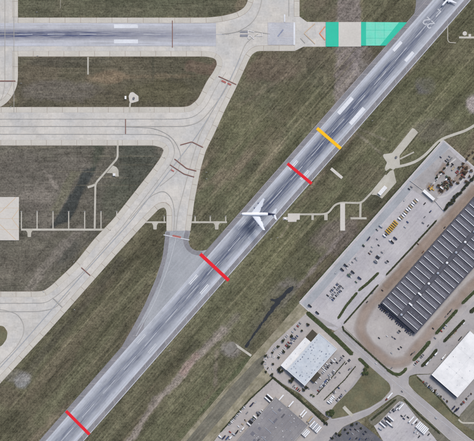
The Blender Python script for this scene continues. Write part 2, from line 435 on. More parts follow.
m1 = t.noise(t.mapping(p, (.016, .36, 1), (0, 0, -UANG)), 1.0, 4, .65); m2 = t.noise(t.mapping(p, (.018, .34, 1)), 1.0, 4, .65)
mow = t.math('ADD', t.math('MULTIPLY', t.math('SUBTRACT', m1, .5), dg), t.math('MULTIPLY', t.math('SUBTRACT', m2, .5), t.math('MULTIPLY', t.math('SUBTRACT', 1.0, dg), .7)))
fine = t.noise(p, .30, 5, .75); mid = t.noise(p, .09, 4, .65)
f = t.math('ADD', t.math('ADD', t.math('MULTIPLY', mow, 1.7), t.rng(fine, .34, .66, .55, 1.45)), t.rng(mid, .35, .65, -.22, .22))
t.b.inputs['Roughness'].default_value = 1.0; t.b.inputs['Specular IOR Level'].default_value = .1
me.materials.append(t.out(t.mix(1.0, att, t.grey(f), 'MULTIPLY'), fine, .5, .4))
ground = link('ground', me); tag(ground, kind='structure')

# soft-edged earth laid over paving (edge breaks up through noise)
t = NT('worn_earth'); p = t.pos()
fd = t.n('ShaderNodeAttribute', attribute_name='fade').outputs['Fac']
nz = t.noise(p, .035, 4, .55)
a = t.math('MULTIPLY', t.rng(t.math('ADD', fd, t.math('MULTIPLY', t.math('SUBTRACT', nz, .5), .8)), .1, .9), .72)
col = t.mix(t.rng(t.noise(p, .03, 4), .4, .6), L(172,156,144), L(156,138,124))
col = t.mix(1.0, col, t.grey(t.rng(t.noise(p, .35, 4), .2, .8, .85, 1.15)), 'MULTIPLY')
t.l(col, t.b.inputs['Base Color']); t.l(a, t.b.inputs['Alpha']); M['worn_earth'] = t.mat
def soft_strip(name, pts, wd, z=None):
    z = nextz() if z is None else z
    P = resample(fillet(pts, 14), 2.0); N = normals(P); b = MB(); prof = (-1, -.5, 0, .5, 1); fade = []
    for pp, nn in zip(P, N):
        for k in prof:
            b.v.append(W(*(pp+nn*k*wd/2), z)); fade.append(1-abs(k)**1.5)
    for e in range(2):                                    # ends fade too
        for k in range(5): fade[(0 if e == 0 else len(P)-1)*5+k] = 0.
    for i in range(len(P)-1):
        for k in range(4):
            b.f.append((i*5+k+1, (i+1)*5+k+1, (i+1)*5+k, i*5+k)); b.m.append(0)
    me = b.mesh(name, M['worn_earth'])
    a_ = me.attributes.new('fade', 'FLOAT', 'POINT'); a_.data.foreach_set('value', fade)
    o = link(name, me); tag(o, kind='structure'); return o

# ------------------------------------------------------------------ taxiways and cross runway in concrete
E1 = [(-60,112.5),(184,112.5),(192,111),(202,103),(212,83),(218.5,74),(222.8,65),(221,57),(216,53),(207,51),(18,51)]
E2 = [(-60,140),(156,140),(166,143.5),(169.7,149.8),(166,159.6),(156,173.6),(118,222),(98,243),(79,267),(54.7,290),(46,296),(38,297),(-60,297)]
E3 = [(294.5,51),(257,51),(251.5,55),(248.7,60),(236,88),(225,110),(214.7,133),(205.8,150.7),(200.7,168.5),(194.3,201.6),(190.5,231)]
E4 = [(166.4,231),(166.4,211),(164.5,207),(159,209),(151,217),(143.4,225),(119.6,251),(48,332),(0,383.7),(-40,428)]
E5 = [(18,17.5),(207,17.5),(222,16),(236,12.5),(244,8),(248,1),(248.5,-30)]
E6 = [(299.6,-30),(299.6,16.5),(307,21.8)]
E7 = [(18,51),(18,78),(17,86),(12,97),(5,104.5),(-6,110),(-30,112)]
for nm in ('E1', 'E2', 'E3', 'E4', 'E5', 'E7'): globals()[nm] = fillet(globals()[nm], 5)
taxi = pave('taxiway', E5+E6+[(326,22),(326,46.6),(303.5,46.6),(294.5,51)]+E3[1:]+E4+[(-60,428),(-60,297)]+E2[::-1]+E1, 'concrete')
west = pave('taxiway_crossing', [(-60,-30),(17.9,-30),(17.9,17.5),(17.9,51)]+E7[1:]+[(-60,112.3)], 'concrete')
isl = pave('grass_island', [(-30,326),(0,325.6),(4,326.4),(7.6,332),(6.7,339),(2.5,345),(0,346.7),(-30,352)], 'grass_lot', r=2)
def slabs(edge, side, parent, wd=5.6, pitch=15.3, gap=.22):
    base = resample(edge, 1.0); Nn = normals(base)*side
    inner = base+Nn*wd
    z0 = nextz(); b = MB()
    for i in range(len(base)-1):
        qd = [W(*base[i], z0), W(*base[i+1], z0), W(*inner[i+1], z0), W(*inner[i], z0)]
        b.poly(qd if side < 0 else qd[::-1])
    b.build('joint_seal', M['joint'], parent)
    z = nextz(.02); L_ = len(base)-1; n = max(1, round(L_/pitch))
    for k in range(n):
        t0, t1 = k*L_/n+gap, (k+1)*L_/n-gap
        ts = np.linspace(t0, t1, 8); idx = np.arange(L_+1)
        ip = lambda A: np.stack([np.interp(ts, idx, A[:, 0]), np.interp(ts, idx, A[:, 1])], 1)
        Na = ip(Nn); A = ip(base)+Na*.12; B = ip(base)+Na*(wd-.3)
        sb = MB()
        for i in range(7):
            qd = [W(*A[i], z), W(*A[i+1], z), W(*B[i+1], z), W(*B[i], z)]
            sb.poly(qd if side < 0 else qd[::-1])
        sb.build('slab', M['slab'], parent)
for e, sd, par in ((E1, 1, taxi), (E2, -1, taxi), (E3, 1, taxi), (E4, 1, taxi), (E5, 1, taxi), (E6[:2], 1, taxi), (E7, 1, west), ([(18,-30),(18,17)], 1, west)):
    if e is E1 or e is E7: slabs(e, {'E1': -1}.get('E1') if e is E1 else 1, par)
    elif e is E2: slabs(e, 1, par)
    else: slabs(e, sd, par)

# cross runway surface with rubber streaks
def runway_mat(name, base, rubber, half, peak0, peak1, fade, lo, wid):
    t = NT(name); oc = t.coord('Object'); sp = t.n('ShaderNodeSeparateXYZ'); t.l(oc, sp.inputs[0]); s_, v_ = sp.outputs[0], sp.outputs[1]
    st1 = t.noise(t.mapping(oc, (.006, .30, 1)), 1.0, 3, .5); st2 = t.noise(t.mapping(oc, (.03, .9, 1)), 1.0, 4, .6); blot = t.noise(oc, .03, 5, .65)
    av = t.math('ABSOLUTE', v_)
    core = t.rng(av, wid*.3, wid, 1, 0)
    lane = t.math('SUBTRACT', 1.0, t.math('MULTIPLY', t.rng(av, 0, 1.6, 1, 0), .25))
    am = t.math('MULTIPLY', t.rng(s_, peak0-fade, peak0, lo, 1), t.rng(s_, peak1, peak1+fade, 1, lo))
    k = t.math('MULTIPLY', t.math('MULTIPLY', core, lane), am)
    k = t.math('MULTIPLY', k, t.math('ADD', t.rng(st1, .3, .7, .45, 1.2), t.rng(st2, .35, .65, -.45, .4)), True)
    col = t.mix(k, base, rubber)
    edge = t.rng(av, half*.45, half*.8, 0, 1)
    col = t.mix(t.math('MULTIPLY', edge, t.rng(st1, .4, .65, .1, .55)), col, L(194,198,210))
    f = t.math('ADD', t.rng(blot, .25, .75, .92, 1.08), t.rng(st1, .25, .75, -.12, .12))
    f = t.math('ADD', f, slab_tone(t, oc, 11.4, .035)); f = t.math('ADD', f, t.rng(t.noise(oc, .25, 4, .7), .3, .7, -.06, .06))
    f = t.math('SUBTRACT', f, t.rng(t.noise(t.mapping(oc, (.05, .12, 1)), 1.0, 3, .5), .58, .68, 0, .10))
    return t.out(t.mix(1.0, col, t.grey(f), 'MULTIPLY'), st2, .1, .05)
def strip_obj(name, cpx, ang, length, width, mat, parent=None, dz=.012):
    """flat rectangle (photo px sizes) centred at cpx"""
    b = MB(); l, h = length*S/2, width*S/2
    b.poly([(-l,-h,0),(l,-h,0),(l,h,0),(-l,h,0)])
    z = nextz(dz) if dz else 0
    o = b.build(name, mat, None, W(*cpx, z), ang)
    if parent:
        o.parent = parent; o.matrix_parent_inverse = parent.matrix_basis.inverted() if False else parent_inv(parent)
    return o
import mathutils
def parent_inv(p):
    m = mathutils.Matrix.Translation(p.location) @ mathutils.Matrix.Rotation(p.rotation_euler[2], 4, 'Z'); return m.inverted()
M['rw_ew'] = runway_mat('cross_runway_surface', L(176,177,181), L(62,71,106), 12*S, -205*S, -14*S, 150*S, .25, 6.4*S)
rwe = strip_obj('cross_runway', (66,34.5), 0, 300, 23, M['rw_ew']); tag(rwe, kind='structure')
for y in (24.2, 44.9): strip_obj('edge_line', (66,y), 0, 300, .5, M['faded_white'], rwe)
for y in (26.1, 41.4): strip_obj('aiming_bar', (126,y), 0, 24, 3.9, M['white_paint'], rwe)
for x in range(-40, 235, 32):
    if not 110 < x < 140: strip_obj('centreline_stripe', (x,34.2), 0, 17, .5, M['faded_white'], rwe)
strip_obj('hold_line', (172.4,34), 0, .8, 27, M['hold'], rwe)
for x in (20, 50): strip_obj('touchdown_bar', (x+9, 41), 0, 11, .8, M['faded_white'], rwe); 
# threshold block and its stripes
thr = strip_obj('threshold_block', (281,33.6), 0, 26.5, 22.5, mottled('threshold_concrete', L(186,185,187), .10, .04, .3, L(170,172,180), .7), None); tag(thr, kind='structure')
for i in range(12):
    y = 24.2+i*1.72
    strip_obj('threshold_stripe', (281 if not 4 < i < 8 else 275, y), 0, 24 if not 4 < i < 8 else 12, .75, M['faded_white'], thr)
strip_obj('threshold_bar', (294.3,33.6), 0, 1.7, 22.5, M['white_paint'], thr)
strip_obj('lead_mark', (284.6,18.2), 0, 1.5, 7.5, M['white_paint'], thr)
blot = strip_obj('tyre_scuff', (280.5,33), .9, 9, 1.4, mottled('scuff', L(140,146,166), .2, .1, .5), thr)
# the old patches just inside the threshold, then the runway number
for (x, y) in ((244,31.5),(244,35.5)): strip_obj('tar_patch', (x,y), 0, 8, 2.2, mottled('tar_patch', L(138,140,148), .15, .1, .5), rwe)

GLY = {'2': [[(0,.78),(.12,.95),(.5,1),(.88,.95),(1,.75),(.9,.55),(0,.06),(1,.06)]], '7': [[(0,.95),(1,.95),(.45,0)]], 'L': [[(.08,1),(.08,.06),(1,.06)]]}
def glyph(ch, cpx, ang, hgt, wid, parent, mat, sw=1.0):
    """a painted runway character; cpx centre, ang = world heading of the character's up direction"""
    b = MB()
    for stroke in GLY[ch]:
        P = [((x-.5)*wid*S, (y-.5)*hgt*S) for x, y in stroke]
        for (x0, y0), (x1, y1) in zip(P, P[1:]):
            l = hypot(x1-x0, y1-y0); ex, ey = (x1-x0)/l, (y1-y0)/l; h = sw*S/2
            b.box(-l/2-h*.6, l/2+h*.6, -h, h, 0, .004*(1+len(b.f)%3), bottom=False)
            c, s_ = ex, ey; mx, my = (x0+x1)/2, (y0+y1)/2
            for i in range(len(b.v)-8, len(b.v)):
                x, y, z = b.v[i]; b.v[i] = (mx+x*c-y*s_, my+x*s_+y*c, z)
    o = b.build('runway_character', M[mat], None, W(*cpx, nextz(.012)), ang-pi/2)
    o.parent = parent; o.matrix_parent_inverse = parent_inv(parent); return o

# taxi lines, hold lines, chevrons
def line(pts, wd, mat, name='taxi_line', parent=taxi, r=6, ext=None):
    return ribbon(name, pts, wd, mat, None, parent, 1.5, r)
line([(-60,126.3),(186,126.3),(200,122),(211,110),(226,90),(238,62),(246,42),(258,34)], .6, 'cl', r=14)
line([(240,58),(232,76),(212,112),(196,137),(182,155),(164,178),(131,221),(92,264),(60,300),(20,346),(-30,400)], .7, 'cl_blue', r=12)
line([(-60,311.5),(40,311.5),(56,308),(70,292)], .5, 'cl', r=10); line([(-30,309),(4,309.5),(18,314),(24,324),(24,334),(16,348),(0,364),(-30,396)], .5, 'cl', r=10)
line([(214,108),(200,134),(192,160),(184,190),(178,212),(176,231)], .5, 'cl', r=8); line([(130,219),(150,196),(164,190),(172,198),(175,212),(174,231)], .5, 'cl', r=8)
line([(120,126.3),(156,128),(174,138),(182,156),(178,172),(160,186)], .5, 'cl', r=10)
line([(-60,119),(182,119),(194,117),(206,107),(216,87),(226,72)], .35, 'cl', r=8); line([(-60,134),(157,134.2),(170,138),(175.6,150),(172,162),(160,178),(122,227),(83,272),(59,294),(46,303),(-60,303.5)], .4, 'cl', r=6)
line([(14,-30),(14,112)], .5, 'cl', parent=west); line([(5,-30),(5,85),(2,100),(-14,110)], .5, 'cl', parent=west); line([(-60,34),(17,34)], .5, 'cl', parent=west)
line([(270,34),(246,30),(226,34)], .5, 'cl', r=10); line([(262,-30),(262,4),(254,22),(238,32),(222,34)], .5, 'cl', r=12); line([(289,-30),(289,16)], .5, 'cl')
line([(-4,81),(15.5,81)], 1.0, 'hold', 'hold_line', west, 0); line([(125.6,119),(125.6,134)], .8, 'hold', 'hold_line', r=0)
line([(218.5,76.3),(236.3,84.5)], .9, 'hold', 'hold_line', r=0)
line([(180.3,145),(191.8,141.8),(203.2,147.4)], .9, 'hold', 'hold_line', r=1); line([(174.5,158.9),(186.7,168.5),(196.4,171)], 1.0, 'hold', 'hold_line', r=1); line([(170,164.7),(184,174),(194.3,177)], .9, 'hold', 'hold_line', r=1)
line([(81.4,267.6),(90.3,275.5)], .9, 'hold', 'hold_line', r=0); line([(52.7,297.6),(62.3,307)], .9, 'cl', 'hold_line', r=0)
for a, b_ in (((221.5,80.5),(226,82.6)),((227.5,83.2),(231,84.8))): line([a, b_], 1.7, 'redsign', 'painted_sign', r=0)
line([(171,169.5),(174,171.4)], 1.2, 'redsign', 'painted_sign', r=0)
line([(315,23.4),(304,33.2),(315,43.8)], .7, 'chev', 'chevron', r=0); line([(325,26.5),(319.5,33.4),(325,40)], .9, 'orange', 'chevron', r=0); line([(300.5,38),(305,43)], .8, 'cl', 'chevron', r=0)
for ch_, p_, h_ in (('2', (251,37.3), 6.2), ('7', (251,31.9), 6.2), ('L', (259.4,34.6), 6.2)): glyph(ch_, p_, pi, h_, 3.2, rwe, 'number_faded', .75)
# arrestor bed strip with teal coating, service road passing between
bed = pave('overrun_strip', [(326,22),(361,22),(361,46.6),(326,46.6)], 'pad'); 
pave('teal_band', [(325.8,22),(338.6,22),(338.6,46.6),(325.8,46.6)], 'teal', parent=bed); 
teal = pave('arrestor_bed', [(361,22),(407,22.3),(386,45.6),(361,45.6)], 'teal_lt')
pave('teal_band', [(361,22),(366,22),(366,45.6),(361,45.6)], 'teal', parent=teal); pave('teal_band', [(399,22.2),(407,22.3),(386,45.6),(380,45.6)], 'teal', parent=teal)
for y in (30, 38): pave('bed_seam', [(366,y),(392,y),(392,y+.3),(366,y+.3)], 'teal', parent=teal)
for x in (375, 384): pave('bed_seam', [(x,22.4),(x+.3,22.4),(x+.3,45),(x,45)], 'teal', parent=teal)
# blast pad of the runway to the west
pad = pave('blast_pad', [(-60,197),(19,197),(19,240.3),(-60,240.3)], 'pad')
for a in ((-6,218.6),(-22,218.6),(-38,218.6)): line([(a[0]+22,197.5),a,(a[0]+22,239.8)], .6, 'chev', 'chevron', pad, 0)
for y in (208, 218.6, 229.5): line([(-60,y),(19,y)], .3, 'chev', 'joint_line', pad, 0)
line([(19,209),(12,218.6),(19,228)], .6, 'chev', 'chevron', pad, 0)

_z[0] = .06
# ------------------------------------------------------------------ diagonal runway
def rc(y): return (448.5-.8776*y, y)          # centre line at a photo row
mid = rc(220)
fil = pave('runway_fillet', [(165,231),(190.5,230.5),(188,241),(190,247),(195,250.5),(202,251),(214,248),(150,318),(118,352),(124,344),(134,326),(146,302),(156,278.5),(162.5,258),(165,238)], 'asph_lt', r=2.5)
ribbon('fillet_shoulder', [(168,232),(166.8,242),(164.6,258),(158.5,279),(148,303),(136,326),(124,347)], 4.2, 'asph_sh', None, fil, 2, 6)
ribbon('fillet_shoulder', [(187.5,231),(185.2,240),(187,247),(192.5,252),(202,254)], 4.6, 'asph_sh', None, fil, 1.5, 4)
fil2 = pave('runway_side_asphalt', [(416,-30),(416,4),(414.5,13),(409,21.5),(400,32),(396,40),(420,24),(440,-30)], 'asph_sh', r=2)
rsh = strip_obj('runway_shoulder', mid, UANG, 780, 33.8, M['asph_sh']); tag(rsh, kind='structure')
M['rw_dg'] = runway_mat('diagonal_runway_surface', L(171,175,181), L(78,86,108), 12*S, -10*S, 150*S, 150*S, .62, 9.5*S)
rwd = strip_obj('runway', mid, UANG, 780, 23.9, M['rw_dg']); tag(rwd, kind='structure')
joinp = [along(mid, rs, rn) for rs, rn in ((-60, -15.2), (-66, -17.4), (-140, -17.4), (-150, -16.0), (-156, -11.9), (-60, -11.9))]
pave('fillet_join', joinp, 'asph_lt')
def rmark(name, c, s, n, length, width, mat, ang=0., par=rwd):
    return strip_obj(name, along(c, s, n), UANG+ang, length, width, mat if not isinstance(mat, str) else M[mat], par, .0016)
for n in (-11.2, 11.2): rmark('edge_line', mid, 0, n, 780, .65, 'faded_white')
rmark('edge_line', mid, 0, 16.4, 780, .7, 'faded_white', par=rsh); rmark('edge_line', mid, 170, -16.5, 400, .35, 'tick', par=rsh)
k = 0
for s in np.arange(-380, 380, 31.6): rmark('centreline_stripe', mid, s, 0, 18, .5, 'faded_white')
c0 = rc(110.8)
for n in (-7.9, 7.9): rmark('aiming_bar', c0, 0, n, 21, 4.0, 'white_paint'); rmark('touchdown_bar', c0, 79, n, 12, 3.2, 'white_paint')
for j, s in enumerate((-79, -158, -231, -310)):
    for n in (-6.6, -8.2, 6.6, 8.2)[: 4]: rmark('touchdown_bar', c0, s, n, 12, .9, 'white_paint' if j in (0, 2) else 'faded_white')
for side in (-1, 1):
    for s in np.arange(-372, 372, 15.8):
        if side < 0 and -160 < s < -38: continue
        rmark('shoulder_tick', mid, s+random.uniform(-1, 1), side*14.0, 5.6, .45, 'tick', ang=side*R(52), par=rsh)
up = UANG+pi
glyph('2', along(rc(22.7), 0, 2.9), up, 7.6, 3.8, rwd, 'faded_white', 1.2); glyph('2', along(rc(22.7), 0, -2.9), up, 7.6, 3.8, rwd, 'faded_white', 1.2); glyph('L', along(rc(12.8), 0, 0), up, 7.2, 3.8, rwd, 'faded_white', 1.2)
# coloured bands painted across the runway
for nm, a, b_, wd, mat in (('red_band', (66,411),(89.5,434.5),3.0,'red'), ('red_band', (200.3,254),(228.8,280.5),3.4,'red'), ('red_band', (287.5,163.5),(311.6,183.6),3.0,'red'), ('yellow_band', (317,128.2),(340.8,148.6),3.2,'yellow')):
    ribbon(nm, [a, b_], wd, mat, nextz(.02), rwd).matrix_parent_inverse = parent_inv(rwd)
# holding marks on the stub
line([(163.5,234.8),(189.5,240)], .8, 'white_paint', 'hold_line', fil, 0); line([(172.5,235.6),(181,237.4)], 1.8, 'redsign', 'painted_sign', fil, 0)
line([(176,238),(170,262),(156,300),(136,336)], .5, 'faded_white', 'taxi_line', fil, 10)

_z[0] = .03
# ------------------------------------------------------------------ approach-light paths and service roads on the airfield
def path(pts, wd, name='service_path', mat='path', r=3): return ribbon(name, pts, wd, mat, None, None, 1.5, r)
path([(21,229.6),(110.6,229.6)], 2.0); path([(141,222.2),(166,222.2)], 1.6); path([(190.8,222.2),(227,222.2)], 1.8)
LB = [21.4, 37.1, 53, 68.7, 84.7, 101, 116.8]
for x in LB: path([(x,211.5),(x,228.8 if x < 110 else 221)], 1.1)
for x in (164.3, 195.1, 210.3, 225.7): path([(x,216.5),(x,221.6)], 1.2)
for x, y in ((29.3, 230.4), (155, 222.9), (216.7, 222.9)): pave('turning_stub', [(x-3.4,y),(x+3.4,y),(x+1.9,y+2.2),(x+1.7,y+6.6),(x-1.7,y+6.6),(x-1.9,y+2.2)], 'path', r=.8)
path([(117.8,140),(117.6,158),(95.4,183.5),(94.7,229)], 1.9, 'service_road')
pave('equipment_pad', [(112.8,165.5),(116.4,167),(118.4,170),(118.8,176.5),(112.6,176.5),(112.6,173.2),(106.5,173)], 'path'); path([(87.6,187.3),(92,186),(95,184.6)], 2.2)
path([(129.6,112.5),(130,104),(131,101.5)], 1.8, 'service_road'); pave('equipment_pad', [(128.6,96),(130.4,92.5),(133,92),(138.4,96),(138.6,101),(132,103),(129.4,101.5)], 'pad', r=.8)
path([(88,57),(88,74.5)], 1.5); path([(331,168.5),(342.2,178)], 2.8, 'concrete_strip', 'pad'); path([(60.5,-30),(60.5,8)], .3, 'service_path'); 
path([(447.6,26),(447.8,42.3),(456,42.8)], .7); path([(459,37.4),(500,37.4)], 2.0); pave('round_pad', [(464.8+2.2*cos(a), 33.4+2.2*sin(a)) for a in np.linspace(0, 2*pi, 17)[:-1]], 'pad'); pave('equipment_pad', [(468.6,34),(471,34),(471,37),(468.6,37)], 'pad')
# right-hand field
pave('turning_pad', [(412.5,127.8),(415,129.2),(418.2,132.4),(399.5,155.6),(400,164.8),(393.4,169.9),(390,168.2),(385.8,171.3),(384.6,168.2),(387,162.5),(383,156.5),(383.4,154.2),(392,153)], 'path', r=1)
path([(396,167),(406,165),(416,161.5),(424,156),(430.3,149.8),(437,142.5),(444,138),(456,133.8),(466,130.5),(480,122),(520,104)], 2.6, 'service_road', r=6); path([(400,159),(414,152)], 1.4)
pave('hut_pad', [(389.7,171.2),(393.4,169.4),(396.4,182.4),(382,198.6),(377,195.2),(371.5,194.6),(388,173)], 'path', r=.6)
path([(386,175),(373,191),(361.5,203),(341,202.6),(335,204.6),(328,213.3),(322,214.3),(299,214.3)], 1.9, 'service_road', r=4); path([(360.6,203),(360.2,218)], 2.2, r=0); path([(350.5,218.3),(366.6,218.3)], 2.1, r=0)
pave('concrete_strip', [(340.2,203),(345,203),(345,230.6),(340.2,230.6)], 'pad'); pave('equipment_pad', [(287.8,213.4),(299.8,213.4),(299.8,219.6),(296.6,219.8),(296.4,221.8),(287.8,221.8)], 'pad'); pave('equipment_pad', [(283,217),(287.8,217),(287.8,220),(283,220)], 'kerb')
pave('path_stub', [(311.4,214.6),(313.8,214.6),(313.8,220),(311.4,220)], 'path'); pave('path_stub', [(324.2,214),(327.6,212.6),(327.6,220.2),(324.2,220.2)], 'path')
# drainage ditch with standing water
ditch = [(289.5,287.3),(293.4,285.6),(293,289.6),(289.6,293),(287,293.6),(285,297.6),(281.4,300.6),(279.6,304.4),(276.2,306.6),(273.4,311.6),(269.2,315.4),(267.6,318.6),(262.8,323.6),(260.4,328.4),(256,333),(252.6,338),(250.2,341.4),(248.4,346.6),(246,348.4),(244.6,346.2),(247.6,342),(250.4,338.6),(252.6,334),(256.4,329.2),(258.8,325.4),(263.4,320),(265.6,315),(269.4,310.6),(271.6,306),(275,302.8),(273.6,301.2),(270.4,300.2),(271.4,298.6),(275.6,299),(278.4,297.4),(282.4,294.6),(285,290.6)]
dq = resample(fillet(ditch, 1.2, True), .8); rj = np.random.default_rng(3); dq = dq+rj.normal(0, .22, dq.shape)
pave('ditch_water', [tuple(a) for a in dq], 'water')
path([(232.5,343.3),(238,346.5),(251.2,355.8)], 2.3, 'culvert_path', r=2); pave('culvert_apron', [(229.5,342.6),(233.5,341.4),(237.5,347),(234,351.5),(229,355),(225.4,352.4),(224.2,348.8)], 'culvert', r=1.5)

_z[0] = .03
# ------------------------------------------------------------------ industrial park paving
pave('tan_verge', [(299.5,303),(308,312),(290,330),(266,353),(264,357),(273,378),(251,399),(220,433),(205,452),(172,452),(182,440),(240,374),(252,357)], 'tan', r=1)
pave('scrub_band', [(264,354.6),(256.5,360),(229.6,388.5),(186.5,441),(178,452),(196,452),(202,441),(242,394),(266,366)], 'scrub', r=1); ribbon('fence_track', [(176,447),(229,385),(240,373.5),(252,357)], 1.1, 'tan')
lotA = pave('truck_yard', [(299.3,302.5),(443,140),(500,190),(470,224),(436.7,221.5),(343,326),(335,331),(326,327)], 'lot')
pave('yard_lane', [along((443,141.5),0,1), along((443,141.5),-216,1), along((443,141.5),-216,8.5), along((443,141.5),0,8.5)], 'asph_lt', parent=lotA)
wyd = pave('warehouse_yard', [(436.7,219.5),(500,150),(540,200),(540,260),(476,300),(409,377),(400,378),(389,371),(343,326),(378,285)], 'lot_warm')
road = pave('road', [(306.5,310),(318,318.5),(326,326),(339,327.5),(343,327),(358,343.5),(389,372),(398,378),(406,374),(420,362),(474,301),(530,238),(560,260),(480,345),(472,337),(430,374),(416,374),(409,376),(408.5,384),(414,392),(468.6,437.5),(520,470),(480,470),(449.6,440),(414,407.5),(404.5,397.5),(398,394.5),(388,401),(369,415),(357,420.5),(343,427),(331,441),(326,460),(270,460),(300,441),(322,424),(330,418.5),(326,417),(299,393),(271,377.5),(275,373),(340,328)], 'road', r=2)
pave('car_park', [(430,374.4),(471,328),(540,390),(500,420),(464,412),(459,417),(452,411.5),(440,396.5),(416,375)], 'lot_grey', r=1)
whc = pave('office_car_park', [(307.5,312),(356,354),(366,362),(331,418.5),(326,416.5),(300,392.6),(271,376.5),(264.5,369),(262.5,362),(264.5,355.5),(272,345),(287,331)], 'lot_warm', r=2)
pave('gravel_lot', [(338,352),(345.5,361.5),(317,394.6),(306,386)], 'lot_grey', parent=whc)
yard2 = pave('trailer_yard', [(402.6,400.5),(406,404),(416,416.5),(432,434.5),(445,452),(396,452),(383,441),(373.5,425),(399,401.5)], 'lot', r=1)
pave('grass_verge', [(367.8,419.5),(398,395.5),(404,397.8),(414,408.4),(449.6,440.6),(460,452),(446,452),(431.8,434.5),(416,416.4),(405.5,403.2),(399.2,400.8),(380,421.5),(374.5,426),(370.4,424)], 'scrub', r=1.5)
pave('dark_lot', [(342.5,427.5),(357.5,421),(369,429.5),(384,442),(392,455),(335,455)], 'dark_lot', r=1.5); pave('dark_lot', [(328.5,441),(335.5,432),(343,436.5),(346,455),(318,455)], 'dark_lot', r=1.5)
yard3 = pave('dock_yard', [(249.8,398.4),(273,377.6),(326,424.5),(322,430),(300,455),(204,455),(220,433)], 'lot_warm', r=1)
lawn = pave('lawn', [(331,419.4),(330,412),(335,405),(354,386),(362,375),(365.5,362.5),(389.6,383.7),(391,390),(382,400),(369,408),(354,413.4),(346.5,416)], 'grass_lot', r=3)
pave('lawn', [(409.4,377),(416,374.8),(440,397),(452,412),(459,417.4),(474,413),(520,430),(520,462),(474,439.5),(468,436.6),(414,391),(409,385)], 'grass_lot', r=2)
path([(343.6,406.8),(347.5,411),(352.5,416)], 3.4, 'driveway', r=1)
pave('gravel_plot', [(459.5,415.5),(474,399),(500,420),(490,440),(463,425)], 'scrub', r=1.5); path([(500,421),(474,423),(462,423),(458.5,419.5)], 1.6, r=3)
soft_strip('dirt_lane', [(500,166),(441,231),(424,249),(392,283),(364,312),(359,330),(368,345),(390,364),(405,362),(430,332),(474,284),(510,246)], 15)
soft_strip('dirt_lane', [(476,186),(440,226),(384,288)], 11)
pave('salvage_ground', [along((443,141),-57,3), along((443,141),-2,9.5), along((443,141),-4,36), along((443,141),-54,34)], 'lot_grey', parent=lotA, r=2)
for a in ([(449,184),(437,193)], [(469,164),(455,182)], [(432,183),(427,190)], [(446,163),(436,177)]): soft_strip('oil_earth', [a[0], ((a[0][0]+a[1][0])/2+.5, (a[0][1]+a[1][1])/2+.5), a[1]], 9)
path([(433.5,183.6),(441,173.6),(449.6,163.6),(456,158.6)], 1.5, 'salvage_lane', 'kerb', r=4); path([(437,197.4),(446,196.4),(456,187.4),(467.6,174)], 1.7, 'salvage_lane', 'kerb', r=5)
for a in ([(410,180.6),(422.6,190)], [(434.6,200.4),(443.4,210.6)], [(437,198),(441.6,192.4)]): kerb_line('yard_wall', a, .8, 1.4, 'kerb', lotA)
for a in ([(299.3,302.5),(443,140),(500,190)], [(299.3,302.5),(326,327)]): kerb_line('yard_kerb', a, 2.2, .2, 'kerb', lotA)
for a in ([(343,326.6),(358,342),(389,371),(394,375.5)], [(326,327),(357,353.5)], [(409.5,386),(415,392.3),(468.6,438),(520,470)], [(398,394),(404.8,397),(414,407),(449.6,440)], [(392,384),(392.5,391),(383,401),(369,409.3),(354,414.6),(345,417.8),(331,420)]):
    kerb_line('road_kerb', fillet(a, 3), .7, .13, 'kerb', road)
line([(334,326),(356,347.5),(396,383),(430,412),(474,447)], .3, 'faded_white', 'lane_line', road, 6)
line([(305,395.5),(330,417.5)], .25, 'faded_white', 'lane_line', road, 0)
for s in range(0, 19): line([along((328.5,300.5), s*1.35, -3), along((328.5,300.5), s*1.35, 6.2)], .22, 'faded_white', 'bay_line', lotA, 0)

# ------------------------------------------------------------------ things
ORD = ('first second third fourth fifth sixth seventh eighth ninth tenth eleventh twelfth thirteenth fourteenth fifteenth sixteenth seventeenth '
       'eighteenth nineteenth twentieth').split()
def ordw(i): return ORD[i] if i < 20 else ('twenty-' if i < 29 else 'thirty-')+ORD[(i-20) % 10] if i % 10 != 9 else ('thirtieth' if i == 29 else 'fortieth')
def adopt(o, par): o.parent = par; o.matrix_parent_inverse = parent_inv(par); return o

# ---- vehicles: shared meshes, paint linked per object
def wheels(b, xs, y, r=.34, w_=.24, m=2):
    for x in xs:
        for sgn in (-1, 1): b.cyl((x, sgn*y, r), 'y', r, w_, 8, m)
def car_mesh(name, l=4.6, wd=1.86, kind='car'):
    b = MB(); h = wd/2
    if kind == 'car':
        b.box(-l/2, l/2, -h, h, .28, .62); b.box(-l/2, l/2, -h, h, .621, .88, 0, .12, .07)
        b.box(-l/2+.5, l/2-1.15, -h+.09, h-.09, .881, 1.38, 1, .48, .14); b.box(-l/2+1.02, l/2-1.7, -h+.25, h-.25, 1.381, 1.45, 0, .06, .05)
    elif kind == 'van':
        b.box(-l/2, l/2, -h, h, .3, 1.0, 0, .02, .02); b.box(-l/2+.05, l/2-.9, -h+.04, h-.04, 1.001, 1.75, 1, .12, .12); b.box(-l/2+.18, l/2-1.25, -h+.14, h-.14, 1.751, 1.85, 0, .06, .06)
        b.box(l/2-1.3, l/2-.06, -h+.08, h-.08, 1.002, 1.08, 0, .05, .05)
    else:   # pickup
        b.box(-l/2, l/2, -h, h, .35, .95, 0, .05, .05); b.box(-.6, l/2-1.4, -h+.08, h-.08, .951, 1.6, 1, .3, .14); b.box(-.25, l/2-1.85, -h+.24, h-.24, 1.601, 1.68, 0, .05, .05)
        b.box(-l/2+.12, -.7, -h+.16, h-.16, .952, .99, 2)
    wheels(b, (-l*.31, l*.31), h-.1)
    return b.mesh(name, [M['p_white'], M['glass'], M['tyre']])
VM = {'car': car_mesh('car'), 'van': car_mesh('van', 5.2, 2.0, 'van'), 'pickup': car_mesh('pickup', 5.7, 2.0, 'pickup')}
